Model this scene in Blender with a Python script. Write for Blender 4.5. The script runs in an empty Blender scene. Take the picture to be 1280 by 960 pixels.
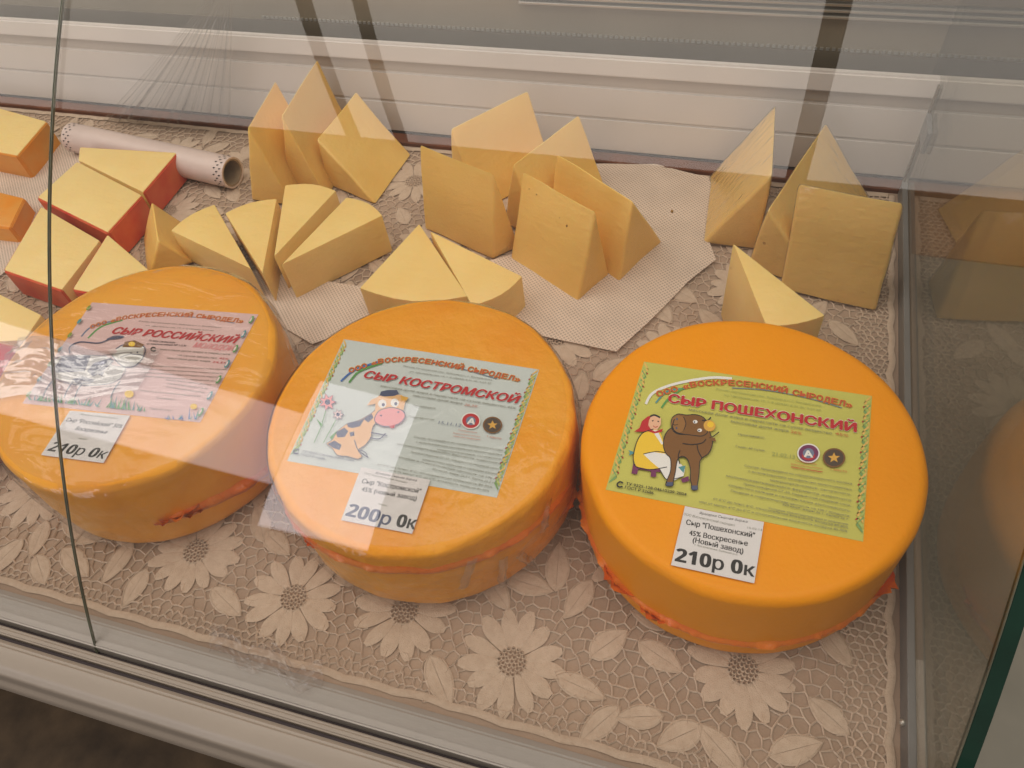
import bpy, bmesh, math, random
import numpy as np
from mathutils import Vector, Matrix, noise
from mathutils.geometry import tessellate_polygon

random.seed(7)
SC = bpy.context.scene
COL = SC.collection

# ------------------------------------------------------------------ camera
F, PITCH, ROLL, YAW = 973.11, 0.914486, -0.158751, -0.405713
CAM = Vector((0.13497, -0.44507, 0.72779))
_f = Vector((math.sin(YAW)*math.cos(PITCH), math.cos(YAW)*math.cos(PITCH), -math.sin(PITCH)))
_r = Vector((math.cos(YAW), -math.sin(YAW), 0)); _u = _r.cross(_f)
_c, _s = math.cos(ROLL), math.sin(ROLL)
CR, CU = _c*_r + _s*_u, -_s*_r + _c*_u
cam = bpy.data.cameras.new('camera')
cam.sensor_width = 36; cam.lens = F/1280*36; cam.clip_start = 0.02; cam.clip_end = 100
co = bpy.data.objects.new('camera', cam); COL.objects.link(co)
co.matrix_world = Matrix.Translation(CAM) @ Matrix((CR, CU, -_f)).transposed().to_4x4()
SC.camera = co

# ------------------------------------------------------------------ light
w = bpy.data.worlds.new('World'); SC.world = w; w.use_nodes = True
w.node_tree.nodes['Background'].inputs[0].default_value = (1.0, 0.89, 0.76, 1)
w.node_tree.nodes['Background'].inputs[1].default_value = 0.23

def area(name, loc, aim, sx, sy, radiance, color, spin=0.0):
    l = bpy.data.lights.new(name, 'AREA'); l.shape = 'RECTANGLE'; l.size = sx; l.size_y = sy
    l.energy = radiance*sx*sy*math.pi; l.color = color
    o = bpy.data.objects.new(name, l); COL.objects.link(o)
    o.location = loc
    q = (Vector(aim)-Vector(loc)).to_track_quat('-Z', 'Y')
    o.rotation_euler = (q.to_matrix().to_4x4() @ Matrix.Rotation(spin, 4, 'Z')).to_euler()
    return o
LR, LD = 2.2, 3.7
for x0, x1 in ((-3.6, -1.52), (-1.45, -1.29), (-1.23, .285), (.36, 2.0)):      # translucent roof panels above the market stall, seen again in the front glass
    area('roof_light', ((x0+x1)/2, -.22, 2.6), ((x0+x1)/2, -.22, 0), x1-x0, 2.46, LR, (1, .925, .845), 0)
area('doorway_light', (-1.0, -2.0, .60), (-.55, -.6, .60), .36, .86, LD, (.97, .93, 1), 0)
area('doorway_light', (-1.95, -2.0, .70), (-1.3, -1, .70), 1.3, .50, LD*.8, (.97, .93, 1), 0)
SC.view_settings.view_transform = 'Standard'; SC.view_settings.look = 'None'
SC.view_settings.exposure = 0.12; SC.view_settings.gamma = 1.0
SC.render.engine = 'CYCLES'
SC.cycles.use_denoising = True; SC.cycles.adaptive_threshold = .025
SC.cycles.max_bounces = 10; SC.cycles.transparent_max_bounces = 24
SC.cycles.caustics_reflective = False; SC.cycles.caustics_refractive = False

# ------------------------------------------------------------------ pixel helpers (photo is 1280 x 960)
def ray(px):
    return (px[0]-640)/F*CR - (px[1]-480)/F*CU + _f
def un(px, z=None, x=None, y=None):
    d = ray(px)
    t = (z-CAM.z)/d.z if z is not None else (x-CAM.x)/d.x if x is not None else (y-CAM.y)/d.y
    return CAM + t*d
def unplane(px, p, n):
    d = ray(px); return CAM + ((p-CAM).dot(n)/d.dot(n))*d

# ------------------------------------------------------------------ materials
MATS = {}
def mat(name, col, rough=.5, var=0.0, nscale=20, bump=0.0, bscale=80, spec=.5, sss=0.0, ior=1.5, metal=0, coat=0, col2=None, bdist=.002, detail=4):
    m = bpy.data.materials.new(name); m.use_nodes = True
    nt = m.node_tree; b = nt.nodes['Principled BSDF']
    b.inputs['Base Color'].default_value = (*col, 1); b.inputs['Roughness'].default_value = rough
    b.inputs['Specular IOR Level'].default_value = spec; b.inputs['IOR'].default_value = ior
    b.inputs['Metallic'].default_value = metal; b.inputs['Coat Weight'].default_value = coat
    b.inputs['Coat Roughness'].default_value = .08
    if sss:
        b.inputs['Subsurface Weight'].default_value = sss
        b.inputs['Subsurface Radius'].default_value = (1, .5, .2); b.inputs['Subsurface Scale'].default_value = .008
    tc = nt.nodes.new('ShaderNodeTexCoord')
    if var:
        n = nt.nodes.new('ShaderNodeTexNoise'); n.inputs['Scale'].default_value = nscale; n.inputs['Detail'].default_value = detail
        nt.links.new(tc.outputs['Object'], n.inputs['Vector'])
        mr = nt.nodes.new('ShaderNodeMapRange'); mr.inputs[1].default_value = .3; mr.inputs[2].default_value = .7
        nt.links.new(n.outputs[0], mr.inputs[0])
        mx = nt.nodes.new('ShaderNodeMix'); mx.data_type = 'RGBA'
        c2 = col2 or tuple(c*(1-var) for c in col)
        mx.inputs[6].default_value = (*col, 1); mx.inputs[7].default_value = (*c2, 1)
        nt.links.new(mr.outputs[0], mx.inputs[0]); nt.links.new(mx.outputs[2], b.inputs['Base Color'])
    if bump:
        n = nt.nodes.new('ShaderNodeTexNoise'); n.inputs['Scale'].default_value = bscale; n.inputs['Detail'].default_value = 5
        nt.links.new(tc.outputs['Object'], n.inputs['Vector'])
        bp = nt.nodes.new('ShaderNodeBump'); bp.inputs['Strength'].default_value = bump; bp.inputs['Distance'].default_value = bdist
        nt.links.new(n.outputs[0], bp.inputs['Height']); nt.links.new(bp.outputs[0], b.inputs['Normal'])
    MATS[name] = m
    return m

def cheese_mat(name, col, col2):
    m = mat(name, col, .42, .3, 14, .35, 130, .45, sss=.25, col2=col2)
    nt = m.node_tree; b = nt.nodes['Principled BSDF']
    src = b.inputs['Base Color'].links[0].from_socket
    tc = [n for n in nt.nodes if n.type == 'TEX_COORD'][0]
    mp = nt.nodes.new('ShaderNodeMapping'); mp.inputs['Scale'].default_value = (14, 60, 110); mp.inputs['Rotation'].default_value = (.3, .5, .4)
    kn = nt.nodes.new('ShaderNodeTexNoise'); kn.inputs['Scale'].default_value = 1.6; kn.inputs['Detail'].default_value = 3
    nt.links.new(tc.outputs['Object'], mp.inputs[0]); nt.links.new(mp.outputs[0], kn.inputs['Vector'])
    kb = nt.nodes.new('ShaderNodeBump'); kb.inputs['Strength'].default_value = .35; kb.inputs['Distance'].default_value = .0015
    nt.links.new(kn.outputs[0], kb.inputs['Height']); nt.links.new(b.inputs['Normal'].links[0].from_socket, kb.inputs['Normal']); nt.links.new(kb.outputs[0], b.inputs['Normal'])
    v = nt.nodes.new('ShaderNodeTexVoronoi'); v.inputs['Scale'].default_value = 48
    nt.links.new(tc.outputs['Object'], v.inputs['Vector'])
    n2 = nt.nodes.new('ShaderNodeTexNoise'); n2.inputs['Scale'].default_value = 25
    nt.links.new(tc.outputs['Object'], n2.inputs['Vector'])
    th = nt.nodes.new('ShaderNodeMapRange'); th.inputs[1].default_value = .57; th.inputs[2].default_value = .75; th.inputs[3].default_value = 0.0; th.inputs[4].default_value = .14
    nt.links.new(n2.outputs[0], th.inputs[0])
    lt = nt.nodes.new('ShaderNodeMath'); lt.operation = 'LESS_THAN'
    nt.links.new(v.outputs['Distance'], lt.inputs[0]); nt.links.new(th.outputs[0], lt.inputs[1])
    mx = nt.nodes.new('ShaderNodeMix'); mx.data_type = 'RGBA'
    mx.inputs[7].default_value = (col2[0]*.6, col2[1]*.5, col2[2]*.4, 1)
    nt.links.new(lt.outputs[0], mx.inputs[0]); nt.links.new(src, mx.inputs[6]); nt.links.new(mx.outputs[2], b.inputs['Base Color'])
    return m

def clear_mat(name, tint, rough, f0, bump=0.0, bscale=30, bdist=.004, haze=0.0, stretch=(1, 1, 1), ridged=False, dust_veil=0.0):
    """thin clear sheet: light passes straight through, a Fresnel share is mirrored"""
    m = bpy.data.materials.new(name); m.use_nodes = True
    nt = m.node_tree; nt.nodes.clear()
    out = nt.nodes.new('ShaderNodeOutputMaterial')
    tr = nt.nodes.new('ShaderNodeBsdfTransparent'); tr.inputs[0].default_value = (*tint, 1)
    gl = nt.nodes.new('ShaderNodeBsdfGlossy'); gl.inputs['Roughness'].default_value = rough
    f0 = ((f0-1)/(f0+1))**2
    lw = nt.nodes.new('ShaderNodeLayerWeight'); lw.inputs['Blend'].default_value = .5
    pw = nt.nodes.new('ShaderNodeMath'); pw.operation = 'POWER'; pw.inputs[1].default_value = 5
    fr = nt.nodes.new('ShaderNodeMapRange'); fr.inputs[3].default_value = f0; fr.inputs[4].default_value = .95
    nt.links.new(lw.outputs['Facing'], pw.inputs[0]); nt.links.new(pw.outputs[0], fr.inputs[0])
    mix = nt.nodes.new('ShaderNodeMixShader')
    nt.links.new(fr.outputs[0], mix.inputs[0]); nt.links.new(tr.outputs[0], mix.inputs[1]); nt.links.new(gl.outputs[0], mix.inputs[2])
    last = mix.outputs[0]
    if bump:
        tc = nt.nodes.new('ShaderNodeTexCoord'); mp = nt.nodes.new('ShaderNodeMapping'); mp.inputs['Scale'].default_value = stretch
        n = nt.nodes.new('ShaderNodeTexNoise'); n.inputs['Scale'].default_value = bscale; n.inputs['Detail'].default_value = 2.5
        n.inputs['Distortion'].default_value = 1.2
        if ridged: n.noise_type = 'RIDGED_MULTIFRACTAL'
        bp = nt.nodes.new('ShaderNodeBump'); bp.inputs['Strength'].default_value = bump; bp.inputs['Distance'].default_value = bdist
        nt.links.new(tc.outputs['Object'], mp.inputs[0]); nt.links.new(mp.outputs[0], n.inputs['Vector'])
        nt.links.new(n.outputs[0], bp.inputs['Height'])
        nt.links.new(bp.outputs[0], gl.inputs['Normal']); nt.links.new(bp.outputs[0], lw.inputs['Normal'])
    if haze:
        df = nt.nodes.new('ShaderNodeBsdfDiffuse'); df.inputs[0].default_value = (.8, .75, .7, 1)
        m2 = nt.nodes.new('ShaderNodeMixShader'); m2.inputs[0].default_value = haze
        nt.links.new(last, m2.inputs[1]); nt.links.new(df.outputs[0], m2.inputs[2]); last = m2.outputs[0]
    if dust_veil:                                   # dusty wipe marks, plus a milky veil painted in as pale diffuse
        tc = nt.nodes.new('ShaderNodeTexCoord'); mp = nt.nodes.new('ShaderNodeMapping'); mp.inputs['Scale'].default_value = (9, 3, 3); mp.inputs['Rotation'].default_value = (0, 0, .5)
        n = nt.nodes.new('ShaderNodeTexNoise'); n.inputs['Scale'].default_value = 1.3; n.inputs['Detail'].default_value = 6; n.inputs['Distortion'].default_value = .8
        nt.links.new(tc.outputs['Object'], mp.inputs[0]); nt.links.new(mp.outputs[0], n.inputs['Vector'])
        mr = nt.nodes.new('ShaderNodeMapRange'); mr.inputs[1].default_value = .42; mr.inputs[2].default_value = .75; mr.inputs[3].default_value = dust_veil*.25; mr.inputs[4].default_value = dust_veil
        nt.links.new(n.outputs[0], mr.inputs[0])
        df = nt.nodes.new('ShaderNodeBsdfDiffuse'); df.inputs[0].default_value = (.8, .75, .68, 1)
        m3 = nt.nodes.new('ShaderNodeMixShader'); nt.links.new(mr.outputs[0], m3.inputs[0]); nt.links.new(last, m3.inputs[1]); nt.links.new(df.outputs[0], m3.inputs[2]); last = m3.outputs[0]
    nt.links.new(last, out.inputs[0])
    MATS[name] = m
    return m

cheese_mat('pale_cheese', (.90, .655, .25), (.86, .59, .20))
cheese_mat('golden_cheese', (.89, .595, .18), (.84, .525, .14))
cheese_mat('light_cheese', (.90, .68, .29), (.86, .62, .24))
mat('pit', (.34, .20, .05), .6, .3, 400)
mat('orange_coat', (.90, .325, .0015), .46, .15, 9, .16, 260, .22, sss=.15, col2=(.86, .31, .002))
mat('orange_wrap', (.90, .40, .03), .42, .3, 11, .6, 45, .3, sss=.15, col2=(.88, .33, .012), bdist=.006)
mat('orange_wrap_pale', (.90, .42, .035), .42, .3, 9, .45, 50, .3, sss=.15, col2=(.88, .34, .015), bdist=.003)
mat('seam_film', (.80, .17, .02), .32, .35, 40, .6, 160, .5, sss=.1, col2=(.75, .22, .02))
mat('orange_rind', (.80, .28, .02), .4, .25, 30, .3, 90, .5, col2=(.75, .34, .06))
mat('red_wax', (.60, .045, .03), .38, .3, 22, .4, 60, .4, col2=(.68, .15, .06))
mat('red_coat', (.55, .02, .02), .25, .3, 14, .3, 40, .6)
mat('lace_thread', (.68, .535, .415), .85, .18, 60, .5, 900, .1)
mat('lace_solid', (.60, .47, .36), .9, .20, 160, .5, 900, .05, col2=(.525, .40, .30))
mat('tray_liner', (.445, .32, .235), .7, .25, 9, .3, 300, .2)
mat('white_enamel', (.64, .585, .54), .4, .10, 9, .08, 200, .4)
mat('sill_enamel', (.40, .36, .32), .35, .12, 7, .1, 150, .45)
mat('rail_plastic', (.315, .265, .215), .38, .10, 8, .08, 150, .45)
mat('groove_enamel', (.47, .405, .345), .45, .15, 9, .08, 200, .4)
mat('dark_gap', (.03, .018, .02), .7)
mat('grey_metal', (.27, .218, .145), .45, .12, 12, .1, 160, .45)
mat('dark_grey_metal', (.165, .13, .085), .45, .12, 12, .1, 160, .45)
mat('aluminium', (.5, .47, .41), .35, metal=.6)
mat('strip_wood', (.17, .05, .018), .55, .5, 25, .3, 120, .3)
mat('side_metal', (.20, .19, .18), .38, .2, 10, .15, 120, .5)
mat('next_floor', (.15, .14, .11), .5, .5, 7, .1, 40, .4, col2=(.24, .22, .18))
mat('side_board', (.36, .16, .035), .4, .25, 14, .1, 60, .4)
mat('glass_rim', (.15, .155, .11), .25, .4, 30, 0, 1, .6)
mat('end_rim', (.006, .035, .022), .15, .3, 30, 0, 1, .5)
mat('floor_brown', (.10, .065, .035), .6, .6, 12, .4, 40, .3, col2=(.035, .022, .012))
mat('tube_paper', (.70, .565, .51), .35, .12, 20, .1, 120, .45)
mat('tube_card', (.36, .26, .16), .8, .2, 40)
mat('print_black', (.012, .011, .012), .5)
mat('paper_white', (.74, .71, .70), .55, .05, 40, .05, 500, .3)
mat('label_green', (.57, .545, .115), .42, .06, 25, .05, 400, .4)
mat('label_blue', (.60, .66, .64), .42, .06, 25, .08, 200, .4)
mat('label_pink', (.74, .50, .48), .42, .06, 25, .08, 200, .4)
for n, c in dict(red=(.50, .015, .022), rednote=(.55, .10, .03), darkred=(.45, .02, .03), orange=(.80, .20, .01), yellow=(.85, .55, .03), green=(.10, .32, .08), olive=(.22, .30, .03),
                 grey=(.17, .17, .12), greygreen=(.30, .34, .10), hide=(.29, .135, .035), brown=(.20, .085, .018), skin=(.78, .45, .28), white=(.80, .78, .74), purple=(.17, .025, .10),
                 teal=(.08, .28, .30), blue=(.06, .16, .45), slate=(.07, .085, .16), cream=(.78, .46, .22), pink=(.80, .30, .30), palepink=(.78, .60, .58),
                 amber=(.75, .47, .12), lime=(.42, .50, .12), leafgreen=(.20, .36, .12), gold=(.70, .38, .06), umber=(.07, .045, .03), magenta=(.65, .06, .12), bluegrey=(.16, .2, .3)).items():
    mat('ink_'+n, c, .45)
clear_mat('front_glass', (.99, .99, .985), .0, 1.46, dust_veil=.010)
clear_mat('hanging_film', (.965, .96, .95), .12, 1.45, .3, 60, .002, .015)
clear_mat('side_glass', (.80, .79, .74), .01, 1.75)
clear_mat('film_fold', (.96, .955, .955), .15, 2.9, .4, 70, .002, .02)
clear_mat('cling_film', (.98, .975, .97), .10, 1.42, .6, 24, .005, 0.0)
clear_mat('cling_film_loose', (.975, .97, .965), .08, 1.5, .6, 16, .008, .015, stretch=(1.0, 2.2, 1))
clear_mat('film_scrap', (.95, .93, .92), .12, 1.6, 1.0, 40, .006, .10)
clear_mat('wrap_clear', (.99, .985, .975), .14, 1.5, .7, 24, .004, .05, stretch=(1, 3.5, 1))

# fine tulle weave: alpha grid
def tulle():
    m = mat('tulle', (.72, .585, .475), .85, .12, 30, 0, 1, .1)
    nt = m.node_tree; b = nt.nodes['Principled BSDF']
    tc = [n for n in nt.nodes if n.type == 'TEX_COORD'][0]
    mp = nt.nodes.new('ShaderNodeMapping'); mp.inputs['Rotation'].default_value = (0, 0, .785); mp.inputs['Scale'].default_value = (260, 260, 260)
    sx = nt.nodes.new('ShaderNodeSeparateXYZ'); nt.links.new(tc.outputs['Object'], mp.inputs[0]); nt.links.new(mp.outputs[0], sx.inputs[0])
    hs = []
    for ax in (0, 1):
        fr = nt.nodes.new('ShaderNodeMath'); fr.operation = 'FRACT'; nt.links.new(sx.outputs[ax], fr.inputs[0])
        g = nt.nodes.new('ShaderNodeMath'); g.operation = 'GREATER_THAN'; g.inputs[1].default_value = .38; nt.links.new(fr.outputs[0], g.inputs[0]); hs.append(g)
    mu = nt.nodes.new('ShaderNodeMath'); mu.operation = 'MULTIPLY'; nt.links.new(hs[0].outputs[0], mu.inputs[0]); nt.links.new(hs[1].outputs[0], mu.inputs[1])
    mr = nt.nodes.new('ShaderNodeMapRange'); mr.inputs[3].default_value = 1.0; mr.inputs[4].default_value = .6
    nt.links.new(mu.outputs[0], mr.inputs[0]); nt.links.new(mr.outputs[0], b.inputs['Alpha'])
tulle()

# ------------------------------------------------------------------ mesh helpers
def link_mesh(name, verts, faces, m, parent=None, origin=(0, 0, 0), smooth=False, kind=None):
    o3 = Vector(origin)
    me = bpy.data.meshes.new(name)
    me.from_pydata([tuple(Vector(v)-o3) for v in verts], [], faces)
    me.materials.append(MATS[m] if isinstance(m, str) else m)
    if smooth: me.polygons.foreach_set('use_smooth', [True]*len(me.polygons))
    me.update()
    o = bpy.data.objects.new(name, me); COL.objects.link(o)
    if parent: o.parent = parent
    else: o.location = o3
    if kind: o['kind'] = kind
    return o
def link_bm(name, bm, m, parent=None, origin=(0, 0, 0), smooth=False, kind=None):
    bmesh.ops.recalc_face_normals(bm, faces=bm.faces)
    bmesh.ops.translate(bm, verts=bm.verts, vec=-Vector(origin))
    me = bpy.data.meshes.new(name); bm.to_mesh(me); bm.free()
    me.materials.append(MATS[m])
    if smooth: me.polygons.foreach_set('use_smooth', [True]*len(me.polygons))
    o = bpy.data.objects.new(name, me); COL.objects.link(o)
    if parent: o.parent = parent
    else: o.location = Vector(origin)
    if kind: o['kind'] = kind
    return o
def tag(o, label, cat, group=None):
    o['label'] = label; o['category'] = cat
    if group: o['group'] = group
    return o
def thing(name, label, cat, loc, group=None):
    o = bpy.data.objects.new(name, None); o.empty_display_size = .03; COL.objects.link(o); o.location = loc
    return tag(o, label, cat, group)
def poly_prism(bm, bot, top):
    n = len(bot)
    vb = [bm.verts.new(v) for v in bot]; vt = [bm.verts.new(v) for v in top]
    bm.faces.new(vb[::-1]); bm.faces.new(vt)
    for i in range(n): bm.faces.new((vb[i], vb[(i+1) % n], vt[(i+1) % n], vt[i]))
def box_bm(x0, x1, y0, y1, z0, z1, bev=0):
    bm = bmesh.new()
    poly_prism(bm, [(x0, y0, z0), (x1, y0, z0), (x1, y1, z0), (x0, y1, z0)], [(x0, y0, z1), (x1, y0, z1), (x1, y1, z1), (x0, y1, z1)])
    if bev: bmesh.ops.bevel(bm, geom=bm.edges[:], offset=bev, segments=2, affect='EDGES', profile=.5)
    return bm
def soften(bm, off=.003, seg=2, cuts=0, wob=0.0, seed=0):
    bmesh.ops.recalc_face_normals(bm, faces=bm.faces)
    bmesh.ops.bevel(bm, geom=bm.edges[:], offset=off, segments=seg, affect='EDGES', profile=.6, clamp_overlap=True)
    if wob:
        bmesh.ops.triangulate(bm, faces=[f for f in bm.faces if len(f.verts) > 4])
        bmesh.ops.subdivide_edges(bm, edges=[e for e in bm.edges if e.calc_length() > .03], cuts=3, use_grid_fill=True)
        for v in bm.verts:
            d = noise.noise_vector((v.co+Vector((seed*3.1, 0, 0)))*22)
            d.z *= .6 if v.co.z > .006 else 0
            v.co += d*wob
def cut_smooth(o, ang=35):
    me = o.data
    me.polygons.foreach_set('use_smooth', [True]*len(me.polygons))
    try: me.set_sharp_from_angle(angle=math.radians(ang))
    except Exception: pass
    return o

# ------------------------------------------------------------------ setting: floor outside the case
fl = link_mesh('floor', [(-6, -6, -.75), (6, -6, -.75), (6, 6, -.75), (-6, 6, -.75)], [(0, 1, 2, 3)], 'floor_brown'); fl['kind'] = 'structure'

# ------------------------------------------------------------------ display case
XL, XS = -1.75, .337         # far left end of the case, tray edge at the side pane
XP = .345                    # inner face of the side pane
case = thing('display_case', 'white glass fronted refrigerated display case holding all the cheese', 'display case', (-.5, 0, -.75))
CO = tuple(case.location)
link_bm('base_tray', box_bm(XL, XS+.02, -.303, .51, -.05, 0), 'tray_liner', case, CO)
link_bm('cabinet', box_bm(XL, XS+.03, -.30, .70, -.745, -.051), 'white_enamel', case, CO)

# front sill: extruded profiles, one part each
def extrude(name, prof, m, x0=XL, x1=XS+.03, bev=.0015, parent=case):
    bm = bmesh.new()
    poly_prism(bm, [(x0, y, z) for y, z in prof], [(x1, y, z) for y, z in prof])
    if bev: bmesh.ops.bevel(bm, geom=[e for e in bm.edges if abs(e.verts[0].co.x-e.verts[1].co.x) > .1], offset=bev, segments=2, affect='EDGES')
    return link_bm(name, bm, m, parent, CO)
extrude('front_sill', [(-.3025, .004), (-.309, .006), (-.329, .000), (-.331, -.010), (-.331, -.06), (-.3025, -.06)], 'sill_enamel')
extrude('glass_channel', [(-.3312, -.012), (-.3345, -.012), (-.3345, -.05), (-.3312, -.05)], 'dark_gap', bev=0)
extrude('sill_trim', [(-.3347, -.001), (-.337, .001), (-.3425, -.001), (-.3435, -.006), (-.3435, -.05), (-.3347, -.05)], 'rail_plastic')
extrude('seal_gap', [(-.3437, -.008), (-.3468, -.008), (-.3468, -.05), (-.3437, -.05)], 'dark_gap', bev=0)
bump = extrude('front_bumper', [(-.3470, -.002), (-.352, .002), (-.366, -.001), (-.374, -.006), (-.379, -.013), (-.3775, -.020), (-.382, -.026), (-.386, -.036), (-.384, -.06), (-.3470, -.06)], 'rail_plastic', bev=.002)
cut_smooth(bump, 50)

# rear panel: stepped slats, wood strip, ledge, upper wall with vent row, door rails
back = link_bm('back_panel', box_bm(XL, XP+.6, .522, .53, .0, .149), 'white_enamel', case, CO)
for z0, z1, y, tilt, m in ((.0085, .060, .510, .004, 'white_enamel'), (.0603, .108, .5140, .003, 'white_enamel'), (.1083, .126, .5185, .002, 'groove_enamel'), (.1263, .152, .5125, .004, 'white_enamel')):
    bm = bmesh.new()
    pr = [(y, z0), (y+tilt, z1), (.5215, z1), (.5215, z0)]
    poly_prism(bm, [(XL, a, b) for a, b in pr], [(XP+.6, a, b) for a, b in pr])
    bmesh.ops.bevel(bm, geom=[e for e in bm.edges if abs(e.verts[0].co.x-e.verts[1].co.x) > .1], offset=.0025, segments=2, affect='EDGES')
    link_bm('slat', bm, m, back, CO)
link_bm('shadow_gap', box_bm(XL, XP-.001, .5105, .5215, .001, .008), 'dark_gap', case, CO)
link_bm('wood_strip', box_bm(XL, XP-.001, .487, .5103, -.001, .006, .001), 'strip_wood', case, CO)
link_bm('back_ledge', box_bm(XL, XP+.6, .5305, .5745, .06, .07), 'dark_grey_metal', case, CO)
uw = link_bm('upper_wall', box_bm(XL, XP+.6, .575, .585, .05, .75), 'grey_metal', case, CO)
bm = bmesh.new()
for k in range(150):
    x = -.62 + k*.0075
    g = bmesh.ops.create_cube(bm, size=1)
    bmesh.ops.scale(bm, verts=g['verts'], vec=(.0042, .002, .0035)); bmesh.ops.translate(bm, verts=g['verts'], vec=(x, .5742, .1495))
link_bm('vent_band', box_bm(XL, XP+.6, .5735, .5748, .07, .146), 'dark_grey_metal', uw, CO)
link_bm('vent_slot', bm, 'aluminium', uw, CO, kind='stuff')
for z in (.193, .201, .209):
    link_bm('door_rail', box_bm(-.2, XP+.3, .566, .5745, z, z+.004, .001), 'aluminium', case, CO)
link_bm('door_rail_housing', box_bm(-.2, XP+.3, .5605, .5655, .218, .27, .002), 'dark_grey_metal', case, CO)

# curved front glass
GP = [(-.333, -.010), (-.301, .050), (-.249, .134), (-.205, .201), (-.156, .262), (-.110, .312), (-.064, .359), (-.019, .403), (.017, .437), (.040, .457), (.10, .503), (.18, .553), (.27, .595), (.37, .625), (.48, .640)]
def spline(P, n=6):
    out = []
    for i in range(len(P)-1):
        p0, p1, p2, p3 = (Vector(P[max(i-1, 0)]), Vector(P[i]), Vector(P[i+1]), Vector(P[min(i+2, len(P)-1)]))
        for k in range(n):
            t = k/n
            out.append(.5*((2*p1)+(p2-p0)*t+(2*p0-5*p1+4*p2-p3)*t*t+(3*p1-p0-3*p2+p3)*t**3))
    out.append(Vector(P[-1])); return out
# smooth the measured points with a cubic so that reflections stay clean
_a = np.array(GP); _t = np.linspace(0, 1, len(GP)); _L = np.r_[0, np.cumsum(np.hypot(*np.diff(_a, axis=0).T))]
_cy, _cz = np.polyfit(_L, _a[:, 0], 4), np.polyfit(_L, _a[:, 1], 4)
GC = [Vector((float(np.polyval(_cy, s)), float(np.polyval(_cz, s)))) for s in np.linspace(0, _L[-1], 60)]
GT = .004
def gnorm(i):
    a, b = GC[max(i-1, 0)], GC[min(i+1, len(GC)-1)]
    t = (b-a).normalized(); return Vector((t.y, -t.x))     # towards the inside
def pane(name, x0, x1):
    v, f = [], []
    n = len(GC)
    for i, p in enumerate(GC):
        q = p + gnorm(i)*GT
        for x, s in ((x0, p), (x1, p), (x0, q), (x1, q)): v.append((x, s.x, s.y))
    for i in range(n-1):
        a, b = 4*i, 4*i+4
        f += [(a, a+1, b+1, b), (a+2, b+2, b+3, a+3)]
    o = link_mesh(name, v, f, 'front_glass', case, CO, smooth=True)
    for x, d in ((x0, -1), (x1, 1)):
        v, f = [], []
        for i, p in enumerate(GC):
            q = p + gnorm(i)*.0016
            for xx in (x, x-d*.0006):
                for s in (p-gnorm(i)*.0002, q+gnorm(i)*.0002): v.append((xx, s.x, s.y))
        for i in range(n-1):
            a, b = 4*i, 4*i+4
            f += [(a, a+1, b+1, b), (a+2, b+2, b+3, a+3), (a, b, b+2, a+2), (a+1, a+3, b+3, b+1)]
        link_mesh('glass_edge', v, f, 'glass_rim', o, CO)
    return o
XJ = -.405
pane('glass_pane', XL, XJ-.0004)
pane('glass_pane', XJ+.0004, XP-.002)
v, f = [], []
for i, p in enumerate(GC):
    q = p+gnorm(i)*.007; p = p-gnorm(i)*.0006
    for xx in (XP-.0018, XP+.0085): v += [(xx, p.x, p.y), (xx, q.x, q.y)]
for i in range(len(GC)-1):
    a, b = 4*i, 4*i+4; f += [(a, a+1, b+1, b), (a+2, b+2, b+3, a+3), (a, b, b+2, a+2), (a+1, a+3, b+3, b+1)]
link_mesh('end_rim', v, f, 'end_rim', case, CO)

# side pane (polished, mirrors the cheese at a shallow angle)
prof = [(p.x+.0065, p.y-.0055) for p in GC[2:]] + [(.574, .64), (.574, .0)]
bm = bmesh.new(); poly_prism(bm, [(XP, y, z) for y, z in prof], [(XP+.008, y, z) for y, z in prof])
link_bm('side_pane', bm, 'side_glass', case, CO)
link_bm('next_tray', box_bm(XP+.009, XP+.6, -.303, .3715, -.05, -.001), 'next_floor', case, CO)
link_bm('next_board', box_bm(XP+.009, XP+.6, .372, .5205, -.05, .001), 'side_board', case, CO)
link_bm('corner_seal', box_bm(XP-.003, XP-.0003, .500, .5095, .001, .150, .0008), 'dark_grey_metal', case, CO)
link_bm('pane_bracket', box_bm(XP-.006, XP-.0003, .455, .497, .088, .118, .001), 'side_metal', case, CO)
link_bm('side_channel', box_bm(XS+.0005, XP-.0005, -.30, .486, .0005, .022, .001), 'side_metal', case, CO)
bm = bmesh.new(); bmesh.ops.create_uvsphere(bm, u_segments=12, v_segments=8, radius=.003)
bmesh.ops.translate(bm, verts=bm.verts, vec=(XS-.0005, -.212, .012)); link_bm('screw', bm, 'aluminium', case, CO, True)

# ------------------------------------------------------------------ lace tablecloth
lace = thing('lace_tablecloth', 'cream floral lace tablecloth with daisies spread over the case floor', 'tablecloth', (-.2, .1, .001))
LO = tuple(lace.location)
LX0, LX1, LY0, LY1 = -1.35, .330, -.297, .480
WHEELS = [('w1', Vector((-.448, -.078, 0)), .1515, .124), ('w2', Vector((-.128, -.068, 0)), .1508, .120), ('w3', Vector((.178, -.0443, 0)), .1475, .131)]
def hidden(x, y, grow=-.035):
    return any((Vector((x, y, 0))-c).length < r+grow for _, c, r, _h in WHEELS)
def in_view(x, y, m=70):
    d = Vector((x, y, 0))-CAM; k = d.dot(_f)
    px, py = 640+F*d.dot(CR)/k, 480-F*d.dot(CU)/k
    return -m < px < 1280+m and -m < py < 960+m
flowers = [un(p, z=0) for p in ((640, 828), (928, 838), (368, 748), (506, 764), (246, 690), (52, 612), (700, 735), (1010, 905))]
flowers = [Vector((p.x, p.y)) for p in flowers]
flowers = flowers[:6]
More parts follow.
